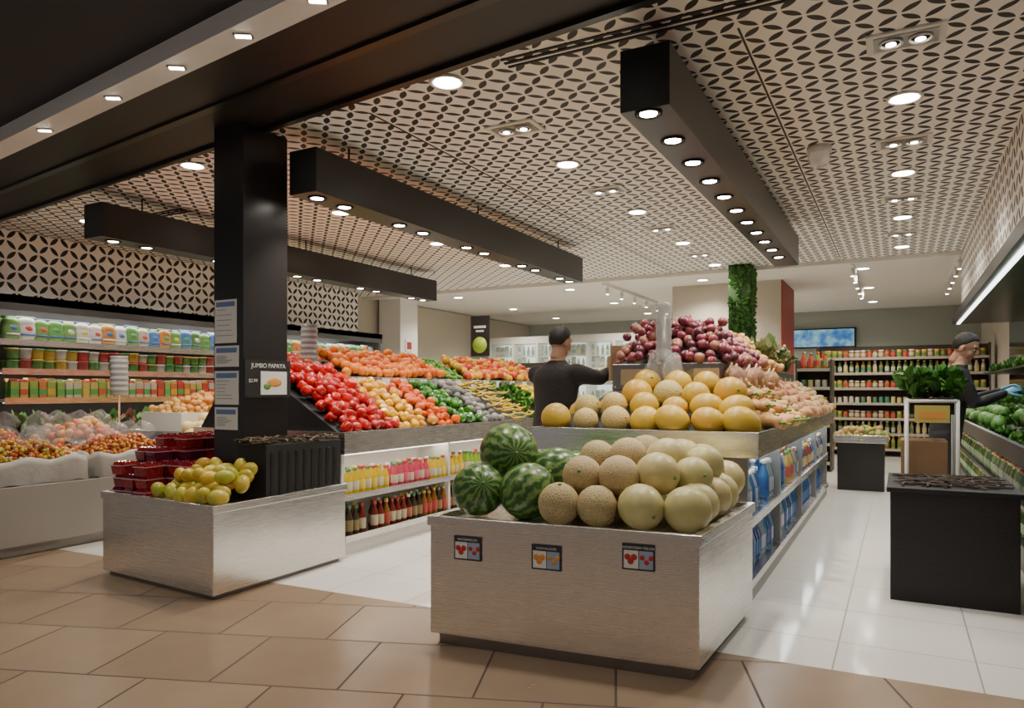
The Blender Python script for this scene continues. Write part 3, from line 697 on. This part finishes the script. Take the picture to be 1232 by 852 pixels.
mound('cherry_tomato_pile',-7.32,-6.80,2.95,3.68,.72,.3,.045,T_tiny,[mrand('tomato',[(.7,.18,.02),(.62,.07,.015),(.75,.38,.03)],.2)])
mound('peach_pile',-7.32,-6.80,3.86,4.58,.74,.28,.08,T_small,[mrand('peach',[(.75,.3,.08),(.75,.42,.12),(.6,.12,.05)],.5)])
def cel(p,th,ph):
    t=p.z+.5; k=1.0-.7*max(0,t-.55)/.45; fl_=1+ (.22*math.sin(7*ph) if t>.6 else .08*math.sin(5*ph+8*t))
    return Vector((p.x*k*fl_*1.2,p.y*k*fl_*1.2,p.z))
b=MB()
for i in range(14): b.add(sph(28,16,cel),(U(-6.62,-6.18),3.0+i*.115,.92),(U(-.3,.3),U(-.3,.3),U(0,6)),(.2,.18,.2))
for i in range(8): b.add(sph(28,16,cel),(U(-7.25,-6.85),3.0+i*.2,1.02),(U(-.3,.3),U(-.3,.3),U(0,6)),(.2,.18,.2))
b.obj('grape_bags',[mat('crinkled_film',(.75,.75,.75),.06,alpha=.11)])
e=empty('citrus_display_table')
b=MB(); tray(b,[(-7.9,5.3),(-6.3,5.3),(-6.3,8.8),(-7.9,8.8)],.08,.85); b.prism([(-7.85,5.35),(-6.35,5.35),(-6.35,8.75),(-7.85,8.75)],0,.08); b.obj('body',[M_steel,M_blackm],e,.006)
b=MB(); b.box(-7.8,-7.1,5.4,8.7,.8,1.05); b.obj('riser',M_whitegl,e)
mound('pomelo_pile',-7.0,-6.4,5.4,6.4,.88,.15,.13,T_ball,[mrand('pomelo',[(.68,.52,.25),(.62,.48,.18)],.5),M_stem])
mound('nectarine_pile',-7.0,-6.4,6.5,7.6,.86,.15,.085,T_ball,[mrand('nectarine',[(.7,.22,.04),(.6,.08,.03)],.35),M_stem])
mound('green_apple_pile',-7.0,-6.4,7.7,8.7,.86,.15,.085,T_ball,[mrand('greenapple',[(.3,.5,.06),(.4,.5,.1)],.3),M_stem])
mound('plum_pile',-7.75,-7.15,5.5,7.0,1.08,.18,.08,T_small,[mrand('plum',[(.6,.24,.05),(.6,.36,.08)],.4)])
mound('pear_pile',-7.75,-7.15,7.1,8.6,1.08,.18,.085,T_egg,[mrand('pear',[(.4,.4,.08),(.5,.42,.12)],.4)])

# ------------------------------------------------------------------ left refrigerated multideck
P2=[mrand('bag_white',[(.5,.52,.5),(.12,.3,.08),(.4,.38,.3),(.08,.18,.4),(.14,.28,.08),(.5,.5,.45),(.45,.2,.05),(.1,.22,.06)],.3),mrand('bag_print',[(.05,.12,.35),(.05,.25,.08),(.45,.06,.04),(.5,.4,.06),(.5,.5,.46),(.1,.25,.08)],.4),mrand('bag_top',[(.5,.5,.48),(.1,.22,.08),(.05,.1,.3)],.4)]
e=empty('refrigerated_wall_case')
b=MB(); b.box(-9.58,-9.2,4.3,11.0,0,2.37,0); b.box(-9.2,-8.3,4.3,11,0,.7,0); b.box(-9.2,-8.75,4.3,4.36,.7,2.37,0); b.box(-9.2,-8.75,10.94,11,.7,2.37,0); b.box(-9.2,-8.7,4.3,11,2.28,2.37,0); b.box(-8.72,-8.7,4.3,11,2.2,2.37,0); b.obj('cabinet',[mat('case_dark',(.05,.05,.05),.4)],e)
b=MB()
for z,xf in ((1.2,-8.65),(1.53,-8.7),(1.86,-8.75)): b.box(-9.2,xf,4.36,10.94,z-.03,z,0); b.box(xf,xf+.012,4.36,10.94,z-.05,z+.02,1)
b.obj('shelves',[M_whitegl,M_steel],e)
b=MB()
for z,xf in ((1.165,-8.74),(1.495,-8.79),(1.825,-8.84)): b.box(xf-.02,xf,4.4,10.9,z-.006,z)
b.obj('led_strips',M_strip,e)
for y in (5.5,7.6,9.7): area('case_light',(-8.82,y,2.26),.1,2,9,rot=(0,.35,0),parent=e)
for z in (1.16,1.48): 
    for y in (6,9): area('shelf_light',(-8.80,y,z),.08,3,3.5,parent=e)
goods('packaged_salad_bag_row',T_bag,[((-8.86,4.45,1.862),(-8.86,10.9,1.862),.16,(-.14,0,0),2,math.pi/2)],P2,sc=.95)
goods('dairy_tub_row',T_tub,[((-8.8,4.45,1.532),(-8.8,10.9,1.532),.13,(-.14,0,0),2,0),((-8.8,4.45,1.655),(-8.8,10.9,1.655),.13,(-.14,0,0),1,0)],[M_white,mrand('tub',[(.5,.5,.46),(.4,.06,.05),(.1,.3,.08),(.5,.36,.05),(.12,.28,.06)],.4),mrand('tublid',[(.5,.5,.5),(.4,.05,.05),(.08,.28,.08),(.5,.4,.1)],.4)],sc=1.15)
goods('drink_carton_row',T_carton,[((-8.75,4.45,1.202),(-8.75,10.9,1.202),.1,(-.1,0,0),2,math.pi/2)],[mrand('carton',[(.5,.42,.12),(.55,.18,.05),(.25,.38,.08),(.5,.46,.36),(.5,.06,.04)],.4),mrand('cartonprint',[(.55,.1,.05),(.1,.35,.1),(.65,.4,.06)],.4)])
goods('greens_row',T_leaf,[((-8.5,4.45,.72),(-8.5,10.9,.72),.22,(-.25,0,.06),2,0)],[mrand('salad_greens',[(.06,.18,.03),(.14,.3,.05),(.22,.06,.05),(.22,.32,.08)],.5)],sc=.5)

# ------------------------------------------------------------------ right refrigerated case
e=empty('refrigerated_produce_case')
b=MB(); b.box(.78,1.58,4.7,13.5,0,.18,0); b.box(1.15,1.58,4.7,13.5,.18,.8,0); b.box(.72,1.58,4.62,4.7,0,1.0,0); b.box(.72,.76,4.7,13.5,.78,.92,1)
b.box(1.5,1.58,4.7,13.5,.8,2.48,2); b.box(.74,1.58,4.62,13.5,2.36,2.48,0); b.box(.76,1.58,4.7,13.5,.76,.82,0); b.box(.78,1.15,4.7,13.5,.44,.47,0)
b.obj('cabinet',[mat('case_black',(.025,.025,.025),.3),M_steel_d,mat('dark_mirror',(.12,.14,.14),.12,metal=.8)],e)
b=MB(); b.box(.8,.84,4.8,13.4,2.345,2.36); b.obj('led_strip',M_cool,e)
for y in (5.8,8,10.2,12.4): area('case_light',(.95,y,2.32),.12,2,6,(.92,.98,1),parent=e)
b=MB(); b.quad((.78,4.75,.85),(.78,13.4,.85),(1.45,13.4,1.25),(1.45,4.75,1.25)); b.box(1.15,1.5,4.75,13.4,1.55,1.57); b.obj('sloped_deck',M_black,e)
M_grn=mrand('market_greens',[(.02,.10,.01),(.05,.19,.02),(.09,.28,.04),(.16,.32,.06)],.5)
slope_pile('leafy_greens_display',T_leaf,(.86,4.85,.87),(0,8.4,0),(.55,0,.34),.2,[M_grn],rot='up',gapA=.75,gapB=.8,lift=0,sc=(.9,.9,1))
slope_pile('upper_greens_display',T_leaf,(1.25,4.85,1.58),(0,8.4,0),(.15,0,.02),.2,[M_grn],rot='up',gapA=.9,gapB=.8,lift=0)
slope_pile('cabbage_row',T_ball,(.9,5.0,.93),(0,8.0,0),(.12,0,.08),.14,[mrand('cabbage',[(.2,.34,.1),(.08,.22,.04),(.3,.42,.16)],.5,spots=(.06,.2,.03),nscale=18),M_stem],keep=.3)
goods('green_bottle_row',T_juice,[((.85,4.8,.472),(.85,13.3,.472),.08,(.09,0,0),2,0),((.85,4.8,.183),(.85,13.3,.183),.08,(.09,0,0),2,0)],[mrand('green_juice',[(.06,.16,.03),(.03,.08,.03),(.2,.24,.06)],.2),mrand('greenlabel',[(.35,.4,.26),(.12,.28,.1),(.4,.4,.36)],.5),M_cap])

e=empty('black_counter'); b=MB(); b.box(-.05,.62,5.08,5.95,0,.67,0); b.box(-.07,.64,5.06,5.97,.67,.70,1)
b.obj('counter',[mat('woven_black',(.010,.008,.008),.6,bmp=.4,nscale=60),M_blackm],e,.004)
b=MB()
for i in range(140): b.add(boxT(.16,.014,.006),(U(.02,.55),U(5.2,5.85),.702+U(0,.012)),(U(-.05,.05),U(-.05,.05),U(0,3)))
b.obj('straw_mat',mrand('dark_straw_mat',[(.04,.025,.014),(.02,.014,.009),(.06,.035,.02)],.8),e)

# greens cart
e=empty('produce_cart'); b=MB()
def pole(b,a,c,r=.014,mi=0):
    a=Vector(a);c=Vector(c); d=c-a; q=d.to_track_quat('Z','Y').to_matrix()
    b.add(lathe([(r,0),(r,d.length)],8),a,q,1,mi)
cx0,cx1,cy0,cy1=.05,.38,6.25,6.75
for x in (cx0,cx1):
    for y in (cy0,cy1): pole(b,(x,y,.08),(x,y,1.22))
    pole(b,(x,cy0,1.22),(x,cy1,1.22)); pole(b,(x,cy0,.6),(x,cy1,.6))
for z in (1.22,.6,.2):
    for y in (cy0,cy1): pole(b,(cx0,y,z),(cx1,y,z))
b.obj('frame',M_whitegl,e)
b=MB(); b.box(cx0,cx1,cy0,cy1,.6,.615); b.box(cx0,cx1,cy0,cy1,.2,.215); b.box(cx0+.02,cx1-.02,cy0+.02,cy1-.02,1.12,1.24); b.obj('trays',M_blackm,e)
b=MB()
for x in (cx0,cx1):
    for y in (cy0,cy1): b.add(lathe([(.04,-.012),(.04,.012)],12),(x,y,.04),(0,1.57,0))
b.obj('wheels',M_blackm,e)
b=MB(); b.box(cx0-.04,cx1-.06,cy0+.04,cy1-.06,.617,.92); b.obj('cardboard_box',mat('brown_cardboard',(.26,.15,.07),.8,nz=.4),e,.004)
b=MB(); b.box(cx0+.05,cx1-.05,cy0-.012,cy0-.004,1.06,1.19,0); b.box(cx0+.08,cx1-.08,cy0-.014,cy0-.012,1.09,1.14,1); b.obj('yellow_sign',[mat('sign_yellow',(.5,.4,.1),.5),MK_o],e)
b=MB()
for i in range(34): b.add(random.choice(T_leaf),(U(cx0-.02,cx1+.02),U(cy0+.02,cy1-.02),1.24+U(0,.12)),(U(-.6,.6),U(-.6,.6),U(0,6)),(.22,.22,.28))
b.obj('parsley_bunch_heap',[M_grn])

e=empty('small_produce_stand'); b=MB(); b.box(-.72,-.17,10.4,11.0,.0,.62,0); tray(b,[(-.76,10.36),(-.13,10.36),(-.13,11.04),(-.76,11.04)],.62,.72,1,deck=0); b.obj('stand',[M_black,M_steel],e,.004)
mound('ginger_pile',-.72,-.17,10.42,10.98,.72,.1,.09,T_potato,[mrand('ginger',[(.55,.33,.12),(.42,.34,.1),(.3,.35,.08)],.6)])

# ------------------------------------------------------------------ rear gondola shelves
def gondola(name,x0,x1,y,h,levels,tms,mats,depth=.45):
    e=empty(name); b=MB(); b.box(x0,x1,y+depth,y+depth+.04,0,h,0); b.box(x0,x0+.03,y,y+depth,0,h,0); b.box(x1-.03,x1,y,y+depth,0,h,0)
    for z in levels: b.box(x0+.03,x1-.03,y,y+depth,z-.025,z,1); b.box(x0+.03,x1-.03,y-.01,y,z-.04,z+.01,2)
    b.obj('frame',[mat('gondola_brown',(.07,.05,.035),.5),M_cream,mat('tag_rail',(.4,.36,.3),.5)],e)
    for i,z in enumerate(levels):
        b=MB(); row(b,tms[i%len(tms)],(x0+.06,y+.1,z+.002),(x1-.06,y+.1,z+.002),.105,(0,.11,0),2,1.15,0,0)
        b.obj('products_%d'%i,mats[i%len(mats)],e)
A1=[mrand('jarA',[(.4,.18,.03),(.22,.3,.06),(.5,.07,.03),(.5,.36,.06)],.2),mrand('jarAl',[(.5,.45,.3),(.5,.07,.05),(.15,.28,.07)],.5),M_cap]
A2=[mrand('jarB',[(.5,.44,.34),(.4,.3,.06),(.14,.22,.06)],.2),mrand('jarBl',[(.6,.52,.18),(.07,.22,.14),(.52,.52,.46)],.5),M_cap]
lv=[.15,.45,.75,1.05,1.35,1.65,1.95]
gondola('grocery_shelf_unit',-1.5,1.5,16,2.2,lv,[T_dark,T_juice,T_jar,T_can,T_jar,T_juice,T_jar],[A1,A2])
gondola('grocery_shelf_unit',-1.5,-.95,12.6,1.8,lv[:6],[T_jar,T_can,T_dark],[A2,A1])
gondola('grocery_shelf_unit',-8.8,-6.5,13.6,1.9,lv[:6],[T_carton,T_jar,T_can],[A1,A2])
e=empty('glass_door_cooler'); b=MB(); yb2=15.8
b.box(-9.15,-3.8,yb2+.6,yb2+.7,0,2.6,0); b.box(-9.15,-3.8,yb2,yb2+.7,2.45,2.62,0); b.box(-9.15,-3.8,yb2,yb2+.7,0,.2,0)
x=-9.1
while x<=-3.75: b.box(x-.03,x+.03,yb2,yb2+.7,.2,2.45,0); x+=.66
b.obj('cabinet',[M_whitegl],e)
b=MB(); b.box(-9.1,-3.85,yb2+.57,yb2+.6,.2,2.45); b.obj('lit_back',mat('cooler_back',(.5,.58,.52),.5,emit=1.3,ecol=(.8,.95,.88)),e)
b=MB(); b.box(-9.1,-3.85,yb2+.01,yb2+.02,.2,2.45); b.obj('glass',mat('door_glass',(.7,.85,.8),.05,alpha=.15),e)
for i,z in enumerate((.25,.65,1.05,1.45,1.85,2.15)):
    b=MB(); b.box(-9.1,-3.85,yb2+.15,yb2+.5,z-.02,z,3); row(b,[T_juice,T_carton],(-9.05,yb2+.25,z),(-3.9,yb2+.25,z),.12,(0,.12,0),1,1.1); b.obj('products_%d'%i,A2+[M_whitegl],e)
e=empty('structural_column'); b=MB(); b.box(-9.5,-8.95,11.9,12.5,0,CZ+.02); b.obj('shaft',M_white,e,.01)
b=MB(); b.box(-8.95,-8.93,12.05,12.3,2.1,2.35,0); b.box(-8.93,-8.925,12.1,12.25,2.15,2.3,1); b.obj('notice_plate',[M_paper,M_red],e)
b=MB(); b.box(-3.7,-1.8,13.2,14.8,0,CZ+.02,0); b.box(-1.8,-1.78,13.2,14.8,0,CZ+.02,1); b.obj('wall_core',[M_cream,M_red])
e=empty('hedge_column'); b=MB(); b.box(-2.28,-1.96,11.2,11.48,0,CZ); b.obj('core',mat('hedge_core',(.02,.06,.01),.8),e)
b=MB(); lf=leafbunch(5,4,.9,.6,.2)
for i in range(520):
    z=U(.9,CZ-.03); s_=random.choice((0,1)); t=U(0,.3)
    p=(-2.28+t,11.19,z) if s_==0 else (-1.95,11.2+t*.9,z)
    b.add(lf,p,(1.4 if s_==0 else 0,1.4 if s_ else 0,0),U(.06,.1))
b.obj('leaves',mrand('hedge_leaf',[(.03,.12,.015),(.05,.18,.02),(.09,.24,.035)],.5),e)
e=empty('wall_television'); b=MB(); b.box(-2.4,-.9,18.9,19.0,2.33,2.8,0); b.box(-2.36,-.94,18.885,18.9,2.36,2.77,1)
m,nt,bs=newmat('tv_picture'); c_=ramp(nt,noise(nt,objco(nt),5,2),[(.01,.02,.1),(.02,.05,.25),(.03,.12,.3),(.15,.3,.35),(.2,.35,.6),(.5,.5,.5)]); L(nt,c_,bs.inputs['Base Color']); L(nt,c_,bs.inputs['Emission Color']); bs.inputs['Emission Strength'].default_value=1.2
b.obj('screen',[M_blackm,m],e)
e=empty('produce_post_sign'); b=MB(); b.box(-6.1,-5.76,9.98,10.0,1.85,2.5,0); b.box(-6.04,-5.82,9.972,9.98,2.3,2.34,2); b.box(-6.0,-5.86,9.972,9.98,2.24,2.27,2)
b.add(lathe([(.13,0),(.13,.012)],20),(-5.93,9.98,2.03),(1.5708,0,0),1,1); b.obj('panel',[M_chalk,mat('lime_green',(.4,.6,.05),.5),M_paper],e)
b=MB(); b.add(lathe([(.015,0),(.015,1.85)],8),(-5.93,9.99,0)); b.add(lathe([(.16,0),(.16,.02)],16),(-5.93,9.99,0)); b.obj('post',M_steel,e)

# ------------------------------------------------------------------ people
def tube(mb,pts,rad,side=(0,1,0),n=14,mi=0):
    pts=[Vector(p) for p in pts]; v=[];f=[]; k=len(pts)
    rad=[r if hasattr(r,'__len__') else (r,r) for r in rad]
    P=[pts[0]-(pts[1]-pts[0]).normalized()*min(rad[0])*.6]+pts+[pts[-1]+(pts[-1]-pts[-2]).normalized()*min(rad[-1])*.6]
    Rr=[(rad[0][0]*.5,rad[0][1]*.5)]+rad+[(rad[-1][0]*.5,rad[-1][1]*.5)]
    for i,p in enumerate(P):
        t=(P[min(i+1,len(P)-1)]-P[max(i-1,0)]).normalized(); s=Vector(side); s=(s-t*s.dot(t))
        if s.length<1e-3: s=Vector((1,0,0)); s=s-t*s.dot(t)
        s.normalize(); u=t.cross(s)
        for j in range(n):
            a=2*math.pi*j/n; v.append(tuple(p+s*math.cos(a)*Rr[i][0]+u*math.sin(a)*Rr[i][1]))
    for i in range(len(P)-1):
        for j in range(n): f.append((i*n+j,i*n+(j+1)%n,(i+1)*n+(j+1)%n,(i+1)*n+j))
    f.append(tuple(range(n))[::-1]); f.append(tuple(range((len(P)-1)*n,len(P)*n)))
    mb.add(T(v,f),mi=mi)
def remeshed(mb,name,vox,classify,mats,parent,Mx,smooth=6):
    o=mb.obj(name+'_tmp',mats); r=o.modifiers.new('r','REMESH'); r.mode='VOXEL'; r.voxel_size=vox; r.use_smooth_shade=True
    s=o.modifiers.new('s','SMOOTH'); s.iterations=smooth; s.factor=.5
    dg=bpy.context.evaluated_depsgraph_get(); me=bpy.data.meshes.new_from_object(o.evaluated_get(dg))
    bpy.data.objects.remove(o); me.materials.clear()
    for m_ in mats: me.materials.append(m_)
    me.polygons.foreach_set('material_index',[classify(p.center) for p in me.polygons]); me.polygons.foreach_set('use_smooth',[True]*len(me.polygons)); me.update()
    n=bpy.data.objects.new(name,me); COL.objects.link(n); n.parent=parent; n.matrix_world=Mx; return n
def hand(mb,W,D,Nn,curl=.5,flip=1):
    W=Vector(W);D=Vector(D).normalized();Nn=Vector(Nn);Nn=(Nn-D*Nn.dot(D)).normalized(); S=D.cross(Nn)*flip
    tube(mb,[W-D*.02,W+D*.03,W+D*.085],[(.026,.02),(.038,.017),(.041,.013)],side=S,n=12)
    for i,(ln) in enumerate((.068,.078,.073,.058)):
        o=W+D*.085+S*(.031-.021*i); d=D.copy(); p=[o]; 
        for k,fr in enumerate((.45,.32,.23)):
            a=curl*(.5+.5*k); ax=D.cross(Nn); d=(Matrix.Rotation(a,3,ax.normalized())@d) ; p.append(p[-1]+d*ln*fr)
        tube(mb,p,[.0092,.0088,.008,.0068],side=S,n=8)
    th=(D*.55+S*.75+Nn*.25).normalized(); o=W+D*.02+S*.026
    tube(mb,[o,o+th*.035,o+th*.06+D*.008,o+th*.078+D*.022],[.013,.011,.010,.008],side=Nn,n=8)
def person(name,loc,face,la,ra,shirt,pants,skin,hairm,lean=.1,headyaw=0,headpitch=.2,sleeve=True,glove=None,H=1.78,bulk=1.0):
    e=empty(name); k=H/1.78
    Mx=Matrix.Translation(loc)@Matrix.Rotation(face,4,'Z')@Matrix.Scale(k,4)
    def ln(z): return lean*max(0,z-.9)
    b=MB()
    tz=[(.84,.155,.12),(.93,.168,.125),(1.03,.165,.122),(1.14,.16,.118),(1.27,.178,.122),(1.38,.196,.12),(1.44,.182,.105),(1.49,.11,.08)]
    tube(b,[(ln(z),0,z) for z,_,_ in tz],[(a*bulk,d*bulk) for _,a,d in tz],n=20)
    tube(b,[(ln(1.46),0,1.46),(ln(1.52)+.008,0,1.52),(ln(1.6)+.015,0,1.6)],[(.075,.07),(.06,.06),(.057,.057)])
    tube(b,[(ln(z)+(.004),0,z) for z in (1.495,1.52)],[(.074,.074),(.07,.07)])
    arms=[]
    for sgn,(el,wr) in ((1,la),(-1,ra)):
        sh=Vector((ln(1.43),sgn*.18*bulk,1.42)); el=Vector(el); wr=Vector(wr)
        tube(b,[(ln(1.42),sgn*.08,1.41),sh,sh.lerp(el,.35),el,el.lerp(wr,.3),wr],[.08,.076*bulk,.065*bulk,.055,.05,.033],side=(0,0,1))
        arms.append((el,wr))
        x=-.02 if sgn>0 else .03
        tube(b,[(.0,sgn*.085,.92),(.01,sgn*.095,.75),(.01+x,sgn*.1,.5),(-.0+x,sgn*.1,.35),(-.03+x,sgn*.1,.1)],[(.1,.11),(.088,.095),(.066,.07),(.062,.068),(.05,.055)])
        tube(b,[(-.06+x,sgn*.1,.06),(.05+x,sgn*.105,.05),(.15+x,sgn*.115,.04),(.19+x,sgn*.117,.035)],[(.042,.05),(.047,.045),(.045,.035),(.03,.025)],side=(0,1,0))
    def cl(c):
        if c.z<.085: return 2
        for el,wr in arms:
            if not sleeve and (c-wr).length<.22 : return 3
        if c.z<.93 and abs(c.y)<.25 and c.x<.25: return 1
        if c.z>1.53 and abs(c.y)<.075 and abs(c.x-ln(1.5))<.1: return 3
        return 0
    remeshed(b,'body',.013,cl,[shirt,pants,M_blackm,skin],e,Mx)
    b=MB()
    for (el,wr),fp in zip(arms,(1,-1)):
        d=(wr-el).normalized(); hand(b,wr,d,(0,-fp*.5,-.8),.45,fp)
    o=b.obj('hands',[glove or skin],e); o.matrix_world=Mx
    hb=MB(); q=sph(28,20)
    hb.add(q,(0,0,.03),None,(.195,.155,.2)); hb.add(q,(.022,0,-.035),None,(.150,.128,.17)); hb.add(q,(.055,0,-.085),None,(.07,.07,.055))
    tube(hb,[(.092,0,.02),(.108,0,-.01),(.112,0,-.025)],[(.009,.01),(.012,.012),(.016,.010)],n=8)
    hb.add(q,(.078,0,.038),None,(.04,.12,.03)); hb.add(q,(.088,0,-.058),None,(.025,.052,.018)); hb.add(q,(.084,0,-.072),None,(.025,.045,.016))
    for s in (1,-1):
        hb.add(q,(-.005,s*.079,-.005),(0,.15,s*.25),(.045,.018,.068)); hb.add(q,(.058,s*.040,-.03),None,(.055,.045,.07))
    tube(hb,[(-.01,0,-.05),(-.025,0,-.14)],[.055,.056])
    HM=Mx@Matrix.Translation((ln(1.6)+.03,0,1.68))@Matrix.Rotation(headyaw,4,'Z')@Matrix.Rotation(headpitch,4,'Y')
    remeshed(hb,'head',.0055,lambda c:0 if not(c.x>.088 and abs(c.y)<.026 and -.078<c.z<-.054) else 1,[skin,mat('lips',(.3,.12,.09),.5)],e,HM,5)
    b=MB()
    for s in (1,-1):
        b.add(T_small,(.083,s*.032,.008),None,(.022,.026,.013),0); b.add(T_small,(.0915,s*.032,.008),None,(.008,.012,.012),1)
        tube(b,[(.097,s*.017,.028),(.096,s*.034,.031),(.086,s*.05,.026)],[.003,.004,.0025],n=6,mi=1)
    o=b.obj('eyes_and_brows',[M_paper,hairm],e); o.matrix_world=HM
    def sm(a,b_,x): 
        t=max(0,min(1,(x-a)/(b_-a))); return t*t*(3-2*t)
    def hf(p,th,ph):
        d=p.normalized()
        line=-.62+ .55*sm(-.5,.0,d.x) + .62*sm(-.05,.75,d.x)
        h=sm(line-.06,line+.06,d.z)
        r=.86+(.22+.012*math.sin(17*ph)*math.sin(9*th))*h
        return Vector((p.x*.200*r-.004,p.y*.160*r,p.z*.208*r+.033))
    b=MB(); b.add(sph(64,48,hf)); o=b.obj('hair',[hairm],e); o.matrix_world=HM
    return e
M_skin=mat('skin',(.45,.25,.16),.5); M_hair=mat('dark_hair',(.010,.008,.007),.6,bmp=.6,nscale=120)
M_shirt1=mat('dark_patterned_shirt',(.022,.017,.018),.85,nz=.6,nscale=60,bmp=.6); M_shirt2=mat('black_uniform',(.010,.010,.012),.7,bmp=.6,nscale=14)
M_pants=mat('dark_trousers',(.018,.018,.022),.8,bmp=.5,nscale=18)
person('man_stocking_produce',(-2.52,5.42,0),math.radians(78),((.34,.10,1.33),(.42,-.17,1.44)),((.20,-.34,1.38),(.34,-.40,1.5)),M_shirt1,M_pants,M_skin,M_hair,lean=.1,headyaw=-.1,headpitch=.15,sleeve=True,H=1.80,bulk=1.15)
person('man_at_produce_case',(.36,7.6,0),math.radians(5),((.22,.22,1.2),(.46,.12,1.3)),((.2,-.22,1.18),(.44,-.12,1.28)),M_shirt2,M_pants,M_skin,M_hair,lean=.18,headyaw=-.35,headpitch=.4,glove=mat('latex_glove',(.1,.3,.4),.4),H=1.78,bulk=1.05)
